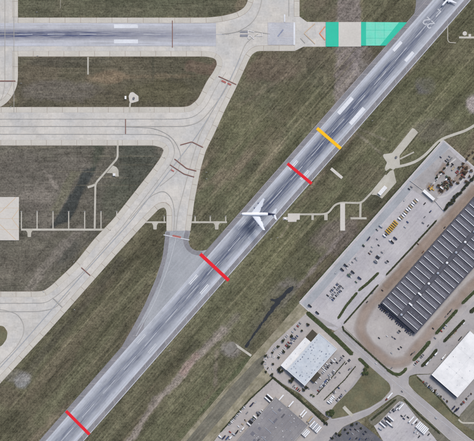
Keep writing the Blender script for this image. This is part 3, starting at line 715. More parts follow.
b = MB(); b.box(2.0, 4.2, -1.15, 1.15, .5, 1.5, 0, .05, .05); b.box(2.2, 3.8, -1.1, 1.1, 1.501, 2.5, 1, .3, .12); b.box(2.5, 3.5, -.95, .95, 2.501, 2.6, 0, .05, .05)
b.box(-4.25, 1.9, -1.25, 1.25, 1.0, 3.5, 0); b.box(-4.2, 2.0, -.45, .45, .55, .999, 2); wheels(b, (-2.7, 3.0), 1.0, .48, .3); VM['box truck'] = b.mesh('box_truck', [M['p_white'], M['glass'], M['tyre']])
b = MB(); b.box(-5.4, 4.6, -1.25, 1.25, .6, 2.4, 0, .0, .03); b.box(-5.3, 4.5, -1.22, 1.22, 2.401, 3.05, 0, .15, .3); b.box(-5.0, 4.2, -1.28, 1.28, 1.6, 2.2, 1); b.box(4.6, 5.6, -1.0, 1.0, .6, 1.5, 0, .1, .1)
b.box(4.55, 4.95, -1.05, 1.05, 1.501, 2.3, 1, .15, .1); b.box(-2.2, -1.4, -.4, .4, 3.051, 3.15, 2); b.box(1.4, 2.2, -.4, .4, 3.051, 3.15, 2); wheels(b, (-3.4, 3.9), 1.05, .5, .3); VM['bus'] = b.mesh('bus', [M['p_yellow'], M['glass'], M['tyre']])
b = MB(); b.box(-7.3, 7.3, -1.28, 1.28, 1.15, 4.05)
for k in range(9): b.box(-7.0+k*1.72, -6.85+k*1.72, -1.2, 1.2, 4.051, 4.09)
TR_BOX = b.mesh('cargo_box', [M['p_white']])
b = MB(); b.box(-7.2, 7.2, -.5, .5, .85, 1.149, 0); wheels(b, (-6.0, -4.7), 1.0, .5, .4, 1); b.box(3.6, 3.8, -.8, -.6, .1, .849, 0); b.box(3.6, 3.8, .6, .8, .1, .849, 0)
TR_UND = b.mesh('undercarriage', [M['steel'], M['tyre']])
b = MB(); b.box(0, 2.3, -1.2, 1.2, .9, 2.9, 0, .1, .08); b.box(.5, 2.1, -1.05, 1.05, 2.901, 3.7, 0, .35, .15); b.box(2.301, 3.9, -1.0, 1.0, .8, 1.9, 0, .12, .12); b.box(1.9, 2.5, -1.0, 1.0, 2.0, 2.8, 1, .1, .06)
b.box(-3.2, 0, -.45, .45, .7, 1.0, 2); wheels(b, (-2.6, -1.3, 3.1), 1.0, .5, .35); TRACTOR = b.mesh('tractor_cab', [M['p_white'], M['glass'], M['tyre']])
NVEH = [0]
def vehicle(kind, px, ang, colour, label, group):
    j = random.uniform(-.05, .05); NVEH[0] += 1
    loc = W(px[0], px[1], .17)
    if kind in ('trailer', 'semi truck'):
        o = empty('semi_trailer' if kind == 'trailer' else 'semi_truck', loc, ang+j*.4)
        c = link('cargo_box', TR_BOX, o); c.material_slots[0].link = 'OBJECT'; c.material_slots[0].material = M['p_'+colour]
        link('undercarriage', TR_UND, o)
        if kind == 'semi truck':
            c = link('tractor_cab', TRACTOR, o, (8.6, 0, 0)); c.material_slots[0].link = 'OBJECT'; c.material_slots[0].material = M['p_'+random.choice(('white','red','blue','black'))]
    else:
        o = link(kind.replace(' ', '_'), VM[kind], None, loc, ang+j)
        o.material_slots[0].link = 'OBJECT'; o.material_slots[0].material = M['p_'+colour]
    return tag(o, label, 'trailer' if kind == 'trailer' else 'truck' if 'truck' in kind or kind == 'pickup' else kind, group)
ANG = {'n': NANG, 'u': UANG, '-n': NANG+pi, '-u': UANG+pi}
def row(kinds, p0, step, count, ang, colours, place, end='lower left end', skip=0., jit=.12):
    """count vehicles from p0, px step, facing ang"""
    i = 0
    for k in range(count):
        if random.random() < skip: continue
        kd = random.choice(kinds) if isinstance(kinds, (list, tuple)) else kinds
        c = colours[k % len(colours)] if isinstance(colours, list) else random.choice(colours)
        vehicle(kd, (p0[0]+step[0]*k+random.uniform(-jit, jit), p0[1]+step[1]*k+random.uniform(-jit, jit)), ANG[ang]+(pi if kd in VM and random.random() < .4 and kd != 'bus' else 0), c,
                f'{c} {kd} {place}, {ordw(i)} from the {end}', f'vehicles {place}'); i += 1
def scatter(items, place, group):
    items = sorted(items, key=lambda t: t[1]*UX+t[2]*UY)
    cnt = {}
    for kd, x, y, a, c in items:
        i = cnt.get((kd, c), 0); cnt[(kd, c)] = i+1
        vehicle(kd, (x, y), ANG[a] if isinstance(a, str) else a, c, f'{ordw(i)} {c} {kd} from the lower left among those {place}', group)
MIX = ('white','silver','grey','black','white','blue','red','grey','silver')
WS = ('white','white','white','silver')
ustep = lambda d: (UX*d, UY*d)
nstep = lambda d: (NX*d, NY*d)
row('box truck', (399.6,219), ustep(2.35), 12, 'n', ['white','tan','white','white','tan','white'], 'in the striped truck yard row')
row('bus', (387.4,232.2), ustep(2.2), 7, 'n', ['yellow'], 'in the yellow truck yard row')
for nn, nm in ((-1.2,'outer'), (2.2,'middle'), (5.4,'inner')):
    p = along((329.6,297.2), 0, nn-1.5); row(['car','van','pickup','car'], p, ustep(1.75), 10, 'n', ('grey','silver','white','black','grey','blue'), f'in the dense yard block, {nm} row', skip=.12)
scatter([('pickup',377,230,'n','grey'),('box truck',381,226.3,'n','silver'),('box truck',368.7,238.3,'u','navy'),('van',363.6,245.3,'n','green'),('car',377,239.3,'n','grey'),('box truck',384.6,235.8,'n','white'),
 ('van',386,234.6,'n','black'),('car',378.6,245.3,'n','black'),('pickup',369.3,253.6,'n','brown'),('van',371.2,251.3,'n','grey'),('box truck',377.6,257.4,'n','black'),('box truck',379,255.8,'n','silver'),('box truck',375.7,261.8,'n','grey'),('van',376.9,260.4,'n','white'),('van',382,252.3,'n','grey'),
 ('box truck',392.2,242,'n','black'),('box truck',391,241,'n','white'),('box truck',395.4,238.3,'n','navy'),('van',394.4,237.6,'n','silver'),('van',387.8,261.2,'n','black'),('van',386,262.4,'n','grey'),('van',407.5,222,'n','blue'),('van',399.8,218.6,'n','white'),('van',356.6,258,'u','silver'),('car',372,247,'n','silver'),
 ('box truck',345.7,265.3,'n','black'),('box truck',342.3,269.5,'n','black'),('box truck',352.8,272,'n','black'),('box truck',349,275.4,'n','green'),('van',350.4,273.9,'n','grey'),('box truck',359.6,278,'n','navy'),('car',348,266,'n','silver'),('car',350,264.2,'n','white'),('car',352.4,262.3,'n','grey'),('car',346.8,268.2,'n','white'),
 ('van',363.4,246,'n','black'),('box truck',310,305.7,'n','black'),('box truck',317.4,312.7,'n','black'),('van',350.7,276.8,'n','white'),('van',356,282,'n','green'),('car',355,258.3,'u','grey'),('car',356.6,260,'n','silver'),('van',336,272.6,'u','silver'),
 ('car',428,225.6,'u','black'),('van',423,222.8,'n','grey'),('pickup',424.6,203.6,'u','black'),('pickup',430.3,211.5,'u','blue'),('car',424.6,217,'u','grey'),('van',405,227,'n','silver'),('van',409,189,'n','black'),('van',411.5,186.8,'n','grey'),('car',440.6,157.2,'n','navy'),('van',404.6,200,'u','silver')],
 'scattered in the truck yard', 'vehicles scattered in the truck yard')
# yard beyond the white canopy: rows of mixed wrecks and machines
junk = []
def cluster(p0, nu, nn, du, dn, cols, drop=.2):
    for a in range(nu):
        for c in range(nn):
            if random.random() < drop: continue
            x, y = along(p0, a*du+random.uniform(-.5, .5), c*dn+random.uniform(-.4, .4))
            junk.append((random.choice(('car','van','pickup','box truck')), x, y, random.choice(('u','n')), random.choice(cols)))
cluster((428,188), 3, 3, 2.4, 2.4, ('brown','tan','yellow','grey')); cluster((434,178.5), 5, 2, 2.6, 2.6, ('black','grey','brown','white'))
cluster((440,186), 6, 3, 2.3, 2.6, ('brown','tan','green','white','black')); cluster((456,173), 5, 4, 2.4, 2.6, ('brown','brown','red','tan','black','white')); cluster((446,161), 3, 2, 2.6, 2.6, ('grey','black','silver'))
cluster((451,166), 3, 2, 2.6, 2.8, ('brown','black','tan','grey'))
scatter(junk, 'crowded into the upper salvage yard', 'vehicles in the salvage yard')
# warehouse surroundings
scatter([('car',444.5,227.5,'u','black'),('van',423,251.7,'u','brown'),('car',418,244,'n','brown'),('car',382.3,290.4,'n','black'),('van',379.5,305.5,'n','black'),('car',372.5,293,'u','grey'),('car',367,302,'u','black'),('car',379,338,'n','black'),('car',392.5,337,'n','grey'),('car',394.8,338.6,'n','navy'),
 ('van',398.2,332.4,'n','grey'),('van',399.6,331,'n','black'),('car',398.6,349,'n','black'),('car',401,347.2,'n','black'),('car',391.5,353,'n','silver'),('van',411.6,354,'u','black'),('car',414.2,352.2,'u','grey'),('car',391.6,368,'u','grey'),('car',387,336,'n','white')],
 'in the yard round the long warehouse', 'vehicles round the long warehouse')
i = 0
for k in range(20):
    if random.random() < .12: continue
    c = random.choice(('navy','navy','black','navy','grey')); kd = 'box truck'
    vehicle(kd, along((380.7,302.7), -2.7-random.uniform(0, .9), 1.6+k*2.2), UANG+pi, c, f'{c} box truck backed to the warehouse end wall, {ordw(i)} from the left', 'trucks backed to the warehouse end'); i += 1
scatter([('car',450,311.5,'u','black'),('car',451.4,309.6,'u','grey'),('car',445.6,316.5,'u','grey'),('car',433,328.5,'n','black'),('car',448,313.7,'u','black'),('van',463.8,323.3,'u','white'),('car',454.6,333,'u','tan'),('car',456,331.2,'u','brown'),('van',459.3,339.4,'u','black'),('car',461,337.4,'u','black'),
 ('car',451,336.6,'u','tan'),('box truck',436.2,353.4,'u','white'),('box truck',427.3,363,'u','white'),('van',430,360,'u','silver'),('box truck',443.2,357.2,'u','white'),('van',445,355.2,'u','white')],
 'between the planted strips', 'vehicles between the planted strips')
scatter([('box truck',453.6,407.4,'u','navy'),('box truck',457.6,409,'u','navy'),('box truck',455.6,410,'u','black'),('car',444,399,'n','grey'),('car',437.5,393,'n','silver'),('car',431.5,387.6,'n','grey'),('car',463.6,401.4,'u','tan'),('car',468.6,396,'u','grey'),('car',427,383,'n','grey')], 'parked below the big white roof', 'vehicles below the big white roof')
# white-roofed office surroundings
row('car', (278.6,355.4), ustep(1.9), 6, 'n', ['white'], 'in the white row before the office annex')
row(['car','van'], (273.4,350.6), ustep(2.0), 3, 'n', WS, 'in the short row by the tan verge')
row('car', (283.6,339.6), ustep(2.0), 4, 'n', WS, 'in the row near the verge corner')
row(['car','pickup'], (291,343.2), ustep(1.9), 6, 'n', MIX, 'in the row left of the brown annex', skip=.15)
row(['car','van','pickup'], (286.2,345.6), ustep(1.9), 9, 'n', MIX, 'in the second row before the annex', skip=.2)
row(['car','van'], (292.6,331.8), ustep(1.9), 7, 'n', MIX, 'in the upper row by the verge', skip=.2)
for i, a in enumerate(np.linspace(.9, 5.0, 11)):
    c = ['white','silver','white','grey','white','white','silver','white','black','white','white'][i]
    vehicle('car', (270.6+5.6*cos(a), 362.6-6.6*sin(a)), -a+pi if False else a, c, f'{c} car round the rounded car park end, {ordw(i)} going anticlockwise', 'cars round the rounded car park end')
scatter([('van',332,359.7,'n','white'),('van',335.3,358.8,'n','white'),('van',334,361.4,'n','white'),('van',327,364,'n','white'),('van',325.4,365.8,'n','silver'),('van',323,368,'n','white'),('van',334,370.7,'n','white'),('car',332.7,372.4,'n','grey'),('car',330.3,374,'n','white'),('van',329,375.3,'n','silver'),
 ('van',320,377.8,'n','white'),('van',316,382.5,'n','white'),('box truck',325.6,380.8,'u','blue'),('box truck',321.6,385,'u','silver'),('box truck',323.4,382.8,'u','silver'),('van',337,362.6,'n','black'),('car',340,360.4,'u','navy'),('car',346,363.6,'u','black'),('car',348.6,361,'n','black'),('car',349.6,359.8,'n','navy'),('car',343.4,356,'n','black'),('van',341.6,357.6,'n','grey'),
 ('car',349,369.4,'u','navy'),('car',335.4,377.4,'u','grey'),('car',351.6,368,'u','silver'),('car',339.6,372.6,'n','grey'),('car',308.6,388.6,'n','grey'),('car',303.2,387.6,'n','white'),('car',301,386,'n','silver'),('car',306.4,382.4+6,'u','black')],
 'right of the office', 'vehicles right of the office')
row('box truck', (329,402.2), ustep(1.75), 5, 'n', ['white'], 'in the white row beside the grass')
row('pickup', (333.8,393), ustep(1.8), 5, 'n', MIX, 'along the dark hedge in the lower lane', skip=.2)
row(['car','van','pickup'], (318.4,391), ustep(1.9), 13, 'n', MIX, 'along the gravel lot hedge', skip=.25)
row(['car','van'], (322.6,372.8), ustep(1.9), 9, 'n', WS+('grey','black'), 'against the office right wall', skip=.15)
row(['car','van','pickup'], (292.4,384.6), nstep(1.9), 6, 'u', MIX, 'below the office end wall', 'left end', skip=.2)
row(['car','pickup'], (337,400.6), ustep(1.9), 8, 'n', MIX, 'on the lane edge above the lawn', skip=.3)
row(['car','van'], (420.5,379.5), nstep(1.9), 14, 'u', MIX, 'below the big white roof', 'left end', skip=.3)
row(['car','van'], (462.4,403.4), ustep(1.9), 6, 'n', MIX, 'right of the big white roof', skip=.2)
row(['car','van'], along((435,338), 0, 0), ustep(1.9), 12, 'n', MIX, 'along the long planted strip', skip=.35)
row(['car','pickup'], (414.4,364.8), ustep(1.9), 8, 'n', MIX, 'between the lower planted strips', skip=.35)
row(['box truck','trailer','van'], (262.6,410.4), ustep(-2.4), 9, 'n', ['white','silver','grey','black'], 'against the grey roof left wall', 'upper end', skip=.2)
# trailers round the lower yard
def trailers(items, place, group):
    for i, (x, y, a, c) in enumerate(items): vehicle('trailer', (x, y), ANG[a], c, f'{c} trailer {place}, {ordw(i)} from the left', group)
trailers([(382.4,424.4,'n','white'),(384.6,422.6,'n','grey'),(388.8,423,'n','white'),(387.6,419.6,'n','black'),(390.6,418,'n','white')], 'along the upper left edge of the trailer yard', 'trailers on the yard left side')
trailers([(398.2,406.6,'u','white'),(399.6,404.4,'-u','silver'),(401,406.4,'u','white'),(396,407.6,'u','grey')], 'at the top corner of the trailer yard', 'trailers at the yard top')
trailers([(411.2,419.2,'u','white'),(414.8,421,'u','white')], 'in the pair beside the road', 'trailer pair by the road')
trailers([along((418.0,424.2), 0, i*1.72)+('u', 'white') for i in range(7)], 'in the tight block of seven beside the road', 'block of seven trailers')
scatter([('van',401.7,416,'n','black'),('van',403.8,418.6,'n','navy'),('van',408,417.3,'n','black'),('car',405,415.6,'u','grey'),('van',392.6,409.6,'u','black'),('car',394.2,411.2,'u','navy'),('van',390,412,'n','grey'),('van',392,426.8,'n','grey'),('box truck',415.6,430.4,'u','silver'),('van',417.4,433,'u','white'),('van',428.6,434.4,'u','black'),('box truck',380.4,428.6,'n','silver'),('van',416.3,422.6,'u','black'),('van',419,436.6,'u','black')],
 'parked in the trailer yard', 'vehicles in the trailer yard')
dark = []
for k in range(9): dark.append(('car', 345+k*2.6+random.uniform(-.5,.5), 429.5+(k%2)*4-(2.6 if k > 4 else 0)+(k-5)*1.6*(k > 5), 'n', random.choice(('black','navy','grey','silver'))))
for k in range(8): dark.append(('car', 350+k*3.2, 438+random.uniform(-2,2), 'u', random.choice(('black','navy','grey','blue'))))
for k in range(4): dark.append(('car', 331+k*2.6, 438-k*.8, 'n', random.choice(('black','navy','grey'))))
scatter(dark, 'on the dark lot at the bottom', 'cars on the dark lot')
# grey warehouse docks
trailers([(302.4,409.8+i*0+2.6,'u','white') if i == 0 else (304.2,414.2,'u','white') for i in range(2)], 'in the pair docked at the grey roof edge', 'dock pair')
trailers([(309.8,418.6,'u','tan'),(311.4,420.2,'u','silver')], 'in the pale pair docked at the grey roof', 'dock pale pair')
trailers([along((312.2,423.8), 0, i*1.75)+('u', ['white','silver','white','silver','white','white'][i]) for i in range(6)], 'in the striped block beyond the grey roof', 'striped trailer block')
trailers([along((303.4,430.6), 0, i*1.7)+('u', 'white') for i in range(4)], 'in the lower white block on the grey roof edge', 'lower dock block')
for i, c in enumerate(('white','black','white')):
    vehicle('trailer', along((268.8,397.8), (i-1)*1.8, 0), NANG, c, f'{c} trailer at the top corner of the grey roof, {ordw(i)} from the left', 'corner trailers')
vehicle('trailer', (291,403.8), UANG, 'white', 'white trailer standing alone by the long dark lane hedge', None); vehicle('trailer', (281,397.6), UANG, 'white', 'white trailer standing alone just above the grey roof corner', None)
row(['car','van'], (229,424.6), ustep(1.75), 15, 'n', WS+('silver','grey'), 'beside the dock yard hedge', skip=.1)
scatter([('van',250.6,405.6,'u','black'),('box truck',252.2,404,'u','navy'),('van',253.4,417.4,'u','green'),('van',252,419.4,'n','blue'),('box truck',243.4,428,'u','white'),('van',241,431,'u','white'),('van',238.6,426.4,'n','white'),('van',242.6,424.2,'n','tan'),('box truck',237,431.8,'u','black'),('box truck',224,437,'u','navy'),('box truck',227.5,437.6,'u','blue'),('box truck',231,437,'u','white'),('box truck',220.4,436.6,'n','white'),('van',255.6,402,'u','silver'),('box truck',234,434,'n','silver'),('van',230,432,'n','red'),('van',247,412.8,'u','grey'),('pickup',245.4,420.4,'n','tan')],
 'left of the grey roof', 'vehicles left of the grey roof')
# moving traffic
scatter([('car',402,391.5,'n','grey'),('van',436,418,'n','silver'),('car',376,363.4,'n','white')], 'driving on the road', 'cars on the road')
for x, y, c in ((389.8,395.4,'white'),): vehicle('semi truck', (x, y), UANG+pi, c, 'white articulated truck turning on the curved road', 'trucks on the road')

# ---- buildings (local frame: x up the diagonal, y to its upper-left side; n px to the lower right is -y)
def frame(name, corner): return empty(name, W(*corner, .0), UANG)
def lbox(b, u0, u1, n0, n1, z0, z1, m=0, **k): b.box(u0*S, u1*S, -n1*S, -n0*S, z0, z1, m, **k)
def part(par, name, mat, u0, u1, n0, n1, z0, z1, **k):
    b = MB(); lbox(b, u0, u1, n0, n1, z0, z1, **k); return b.build(name, M[mat], par)
# long warehouse with ribbed bays
wh = frame('warehouse', (380.7,302.7)); tag(wh, 'long slate-grey warehouse with white-ribbed bays across its roof', 'warehouse')
LN, WD, H = 152, 46, 10.0
part(wh, 'wall', 'wall_dk', 0, LN, 0, WD, 0, H-.4)
dk = part(wh, 'roof_deck', 'bay_dk', -.2, LN+.2, -.2, WD+.2, H-.399, H)
pitch = 6.9
for k in range(22):
    u = 1.2+k*pitch
    for side, (n0, n1) in enumerate(((1.0, 20.6), (25.0, 45.0))):
        o_ = u+(0 if side == 0 else 2.6)
        tone = 'bay_lt' if random.random() < .85 else 'bay_dk'
        b = MB(); lbox(b, o_+.55, o_+3.9+random.uniform(-.1, .5), n0, n1, H+.001, H+1.3, ty=.4, tx=.3); b.build('roof_bay', M[tone], wh)
        b = MB(); lbox(b, o_-.18, o_+.44, n0+.1, n1-.1, H+.001, H+1.7); b.build('white_rib', M['unit_w'], wh)
        for q_ in range(3):
            nn = random.uniform(n0+2, n1-3); b = MB(); uu = o_+random.uniform(1.2, 2.9); lbox(b, uu, uu+.5, nn, nn+.5, H+1.301, H+1.9); b.build('roof_vent', M['unit'], wh)
part(wh, 'spine', 'spine', 0, LN, 21.4, 24.2, H+.001, H+.8)
for k in range(11):
    u = 4.5+k*13.75; kind = k in (1, 2)
    b = MB()
    if kind or k == 0 and False:
        lbox(b, u-.9, u+.9, 20.6, 25.0, H+.801, H+3.4, tx=.2, ty=.2); b.build('penthouse', M['unit_w'], wh)
    else:
        cc = (u*S, -22.8*S, H+1.8); b.cyl(cc, 'z', 1.25*S, 2.0, 10); b.cyl((cc[0], cc[1], H+3.1), 'z', 1.1*S, .6, 10, r2=.5*S); hd = b.build('ventilator', M['unit_w' if k % 2 else 'unit'], wh)
        b = MB(); b.cyl((cc[0], cc[1], H+.95), 'z', 1.7*S, .3, 10); b.build('curb', M['wall_dk'], wh)
part(wh, 'dock_canopy', 'wall_dk', -2.2, -.201, 2, 45, 4.6, 5.2)
for i in range(20):
    n = 2.2+i*2.15; b = MB(); lbox(b, -.24, -.201, n, n+1.4, .3, 4.2); b.build('dock_door', M['wall_lt'], wh)
for i in range(30):
    for nn, nm in ((-.24, 0), (WD+.2, 1)):
        b = MB(); u = 3+i*4.9; lbox(b, u, u+1.5, nn, nn+.04, .3, 4.2); b.build('dock_door', M['wall_lt'], wh)
# office with pale blue roof
of = frame('office_building', (286.5,369.5)); tag(of, 'pale blue-white flat-roofed office dotted with rooftop units and a white front annex', 'building')
part(of, 'wall', 'wall_lt', 0, 48.8, 0, 24, 0, 8.5); rf = part(of, 'roof', 'roof_blue', -.1, 48.9, -.1, 24.1, 8.501, 8.9)
for a in ((-.1, 48.9, -.1, .25), (-.1, 48.9, 23.75, 24.1), (-.1, .25, .251, 23.749), (48.55, 48.9, .251, 23.749)): part(of, 'parapet', 'unit_w', a[0], a[1], a[2], a[3], 8.901, 9.5)
part(of, 'annex', 'wall_lt', -.4, 36.6, -7.2, -.101, 0, 6.5); part(of, 'annex_roof', 'roof_white', -.6, 36.8, -7.4, -.101, 6.501, 6.9)
for i in range(5): part(of, 'annex_vent', 'unit', 4+i*7, 4.5+i*7, -4.2, -3.7, 6.901, 7.5)
part(of, 'brown_annex', 'roof_brown', 36.9, 47.2, -7.0, -.5, 0, 5.2); part(of, 'brown_annex', 'roof_brown', 8.4, 18.6, 24.2, 29.3, 0, 5.2)
for i in range(16): part(of, 'window', 'glass', 1.5+i*2.2, 2.8+i*2.2, -7.24, -7.201, 1.2, 3.6)
random.seed(21)
for i in range(46):
    if i < 13: u, n = 4+i*3.2, 2.6+random.uniform(-.4, .4)
    elif i < 22: u, n = 5+(i-13)*4.4, 20.5+random.uniform(-.8, .8)
    else: u, n = random.uniform(3, 46), random.uniform(5, 19)
    a, c = random.uniform(.5, 1.0), random.uniform(.4, .8)
    part(of, 'rooftop_unit', random.choice(('unit','unit','ac_eng')), u, u+a, n, n+c, 8.901, 8.9+random.uniform(.8, 1.6))
# grey warehouse at the bottom edge
gw = frame('grey_warehouse', (275.5,396.8)); tag(gw, 'flat grey-roofed warehouse at the bottom edge with small white roof vents', 'warehouse')
part(gw, 'wall', 'wall_dk', -100, 0, 0, 43, 0, 8.0); part(gw, 'roof', 'roof_grey', -100.1, .1, -.1, 43.1, 8.001, 8.4)
for a in ((-100.1, .1, -.1, .2), (-100.1, .1, 42.8, 43.1), (-.2, .1, .201, 42.799)): part(gw, 'parapet', 'wall_lt', a[0], a[1], a[2], a[3], 8.401, 9.0)
for i in range(60):
    u, n = -random.uniform(3, 62), random.uniform(3, 41)
    part(gw, 'roof_vent', random.choice(('unit_w','unit_w','unit')), u, u+random.uniform(.4, .9), n, n+random.uniform(.4, .8), 8.401, 9.2)
for i in range(9):
    u, n = -random.uniform(6, 55), random.uniform(4, 36); part(gw, 'roof_patch', 'wall_dk' if i % 3 == 0 else 'bay_lt', u, u+random.uniform(2, 6), n, n+random.uniform(1, 4), 8.401, 8.43+i*.003)
for i in range(5): part(gw, 'duct', 'unit', -12-i*9, -11.6-i*9, 6+i*3, 12+i*4, 8.45, 9.0)
for i in range(8): part(gw, 'roof_seam', 'wall_dk', -100, -.3, 5+i*5, 5.1+i*5, 8.401, 8.44)
for i in range(14): part(gw, 'dock_door', 'wall_lt', .101, .14, 2+i*2.9, 3.5+i*2.9, .3, 4.0)
# big white-roofed building on the right
bw = frame('white_warehouse', (431,374.3)); tag(bw, 'large warehouse with a plain bright white roof at the right edge', 'warehouse')
part(bw, 'wall', 'wall_lt', 0, 58, 0, 34.3, 0, 9.0); part(bw, 'roof_deck', 'seam', -.1, 58.1, -.1, 34.4, 9.001, 9.25)
us, ns = (0, 17.7, 38, 58), (0, 17.5, 34.3)
for i in range(3):
    for j in range(2): part(bw, 'roof_panel', 'roof_white', us[i]+.06, us[i+1]-.06, ns[j]+.06, ns[j+1]-.06, 9.251, 9.33)
for u, n in ((17.7, 17.5), (38, 17.5), (17.7, 8), (47, 17.5), (9, 26), (28, 26)): part(bw, 'roof_drain', 'unit', u-.3, u+.3, n-.3, n+.3, 9.34, 9.7)
for i in range(18): part(bw, 'dock_door', 'wall_dk', -.05, -.001, 1+i*1.85, 2.2+i*1.85, .3, 4.0)
for i in range(24): part(bw, 'window', 'glass', 1+i*2.35, 2.3+i*2.35, -.05, -.001, 1.5, 5.5); part(bw, 'window', 'glass', 1+i*2.35, 2.3+i*2.35, 34.301, 34.35, 1.5, 5.5)
for i in range(14): part(bw, 'roof_vent', random.choice(('unit','unit_w','steel')), *((lambda u, n: (u, u+random.uniform(.3, .7), n, n+random.uniform(.3, .6)))(random.uniform(3, 54), random.uniform(3, 32))), 9.34, 10.0)
for a in ((-.1, 58.1, -.1, .14), (-.1, 58.1, 34.16, 34.4), (-.1, .14, .141, 34.159)): part(bw, 'parapet', 'unit_w', a[0], a[1], a[2], a[3], 9.335, 9.9)
part(bw, 'dock_canopy', 'wall_dk', -1.0, -.101, 1.0, 33.6, 4.6, 5.0)
# canopy / long white shed between the two yards
cn = empty('white_canopy', W(423.2,190.4,0), NANG); tag(cn, 'long narrow white canopy between the truck yard and the salvage yard', 'canopy')
b = MB(); b.box(0, 14.2*S, -1.5*S, 1.5*S, 5.0, 5.3); b.build('roof', M['roof_white'], cn)
for x in (1, 9, 18, 26.2):
    for y in (-2.4, 2.4): b = MB(); b.box(x-.15, x+.15, y-.15, y+.15, 0, 4.999); b.build('post', M['steel'], cn)
# instrument shelter by the curved service road
hu = empty('equipment_shelter', W(377.7,193.1,0), UANG); tag(hu, 'small white-roofed equipment shelter on its pad beside the curved service road', 'shelter')
b = MB(); b.box(0, 10*S, -3.6*S, 0, 0, 3.6); b.build('wall', M['wall_lt'], hu); b = MB(); b.box(-.3, 10*S+.3, -3.6*S-.3, .3, 3.601, 3.9); r_ = b.build('roof', M['roof_white'], hu)
for k in range(1, 5): b = MB(); b.box(k*3.9, k*3.9+.2, -6.6, -.3, 3.901, 4.0); b.build('roof_seam', M['seam'], hu)
b = MB(); b.box(4, 5.2, .001, .06, 0, 2.1); b.build('door', M['steel'], hu)
def hut(px, l, wd, h, label, mat='roof_white', rz=0.):
    o = empty('equipment_hut', W(*px, 0), rz); tag(o, label, 'hut')
    b = MB(); b.box(-l/2, l/2, -wd/2, wd/2, .0, h); b.build('wall', M['wall_lt'], o)
    b = MB(); b.box(-l/2-.25, l/2+.25, -wd/2-.25, wd/2+.25, h+.001, h+.25); b.build('roof', M[mat], o)
    b = MB(); b.box(-.5, .5, -wd/2-.05, -wd/2-.001, .1, 2.0); b.build('door', M['steel'], o)
hut((114.2,174.6), 4.4, 4.4, 3, 'small white hut on the pad beside the left service road')
hut((125.6,97.6), 3.0, 5.6, 2.6, 'small white hut beside the octagonal pad below the cross runway')
hut((285.2,218.4), 4, 3, 2.4, 'tiny pale hut at the end of the pad near the diagonal runway')
def antenna(px, label, r=2.2):
    o = empty('antenna_array', W(*px, .1)); tag(o, label, 'antenna')
    b = MB(); b.cyl((0,0,1.2), 'z', .35, 2.4, 8); b.build('mast', M['steel'], o); b = MB(); b.cyl((0,0,2.5), 'z', r, .2, 14); b.build('counterpoise', M['wall_dk'], o); b = MB(); b.cyl((0,0,3.0), 'z', .5, .8, 8); b.build('radome', M['unit_w'], o)
antenna((396,157.2), 'dark round antenna disc in the middle of the turning pad'); antenna((133.8,98.2), 'dark round antenna disc on the octagonal pad'); 
# approach light bars on their access paths
i = 0
for x, y in [(x, 211.2) for x in LB]+[(164.3,216), (195.1,216), (210.3,216), (225.7,216)]:
    o = empty('approach_light_bar', W(x, y, 0)); tag(o, f'white approach light bar across its path end, {ordw(i)} from the left', 'light bar', 'approach light bars')
    b = MB(); b.box(-2.2, 2.2, -.12, .12, 1.2, 1.45); b.build('crossbar', M['unit_w'], o)
    for s_ in (-1.6, 1.6): b = MB(); b.cyl((s_, 0, .6), 'z', .1, 1.2, 6); b.build('post', M['steel'], o)
    for s_ in range(-2, 3): b = MB(); b.cyl((s_*.95, 0, 1.6), 'z', .22, .3, 8); b.build('lamp', M['unit_w'], o)
    i += 1
# airfield guidance signs
for i, (x, y, a, wh_) in enumerate(((36.8,12,.1,'above the cross runway, far left'),(37.6,55.6,.1,'below the cross runway, far left'),(21.2,83.2,.0,'beside the hold line at the left edge'),(10.6,106.8,.6,'by the curve at the left edge'),(74,261.6,.8,'left of the diagonal taxiway'),
    (12.8,293.6,1.5,'above the lower left taxiway'),(43.6,291.4,-.7,'at the bend of the lower left taxiway'),(74.6,309.6,-.7,'right of the diagonal taxiway'),(157.6,163.6,.7,'left of the double hold line'),(164.8,157,.7,'left of the bend in the taxiways'),(206.4,172.2,0,'right of the taxiway, upper of two'),(206.6,178.6,0,'right of the taxiway, lower of two'),
    (217.4,127,.5,'right of the taxiway above the approach lights'),(150.4,109.4,1.5,'above the middle taxiway'),(218.4,98,.9,'right of the taxiway near the red hold line'),(271,239,.5,'below the diagonal runway, near the airliner'),(277.6,237.6,.5,'below the airliner, right of its neighbour'),(372.4,120.6,.5,'right of the runway near the bare strip'),(169.6,350.6,.5,'right of the runway near the brown track'))):
    o = empty('guidance_sign', W(x, y, 0), a); tag(o, f'small pale guidance sign board {wh_}', 'sign', 'airfield guidance signs')
    b = MB(); b.box(-1.7, 1.7, -.16, .16, .5, 1.7); b.build('panel', M['unit_w'], o)
    for s_ in (-1.1, 1.1): b = MB(); b.box(s_-.08, s_+.08, -.08, .08, 0, .499); b.build('leg', M['steel'], o)

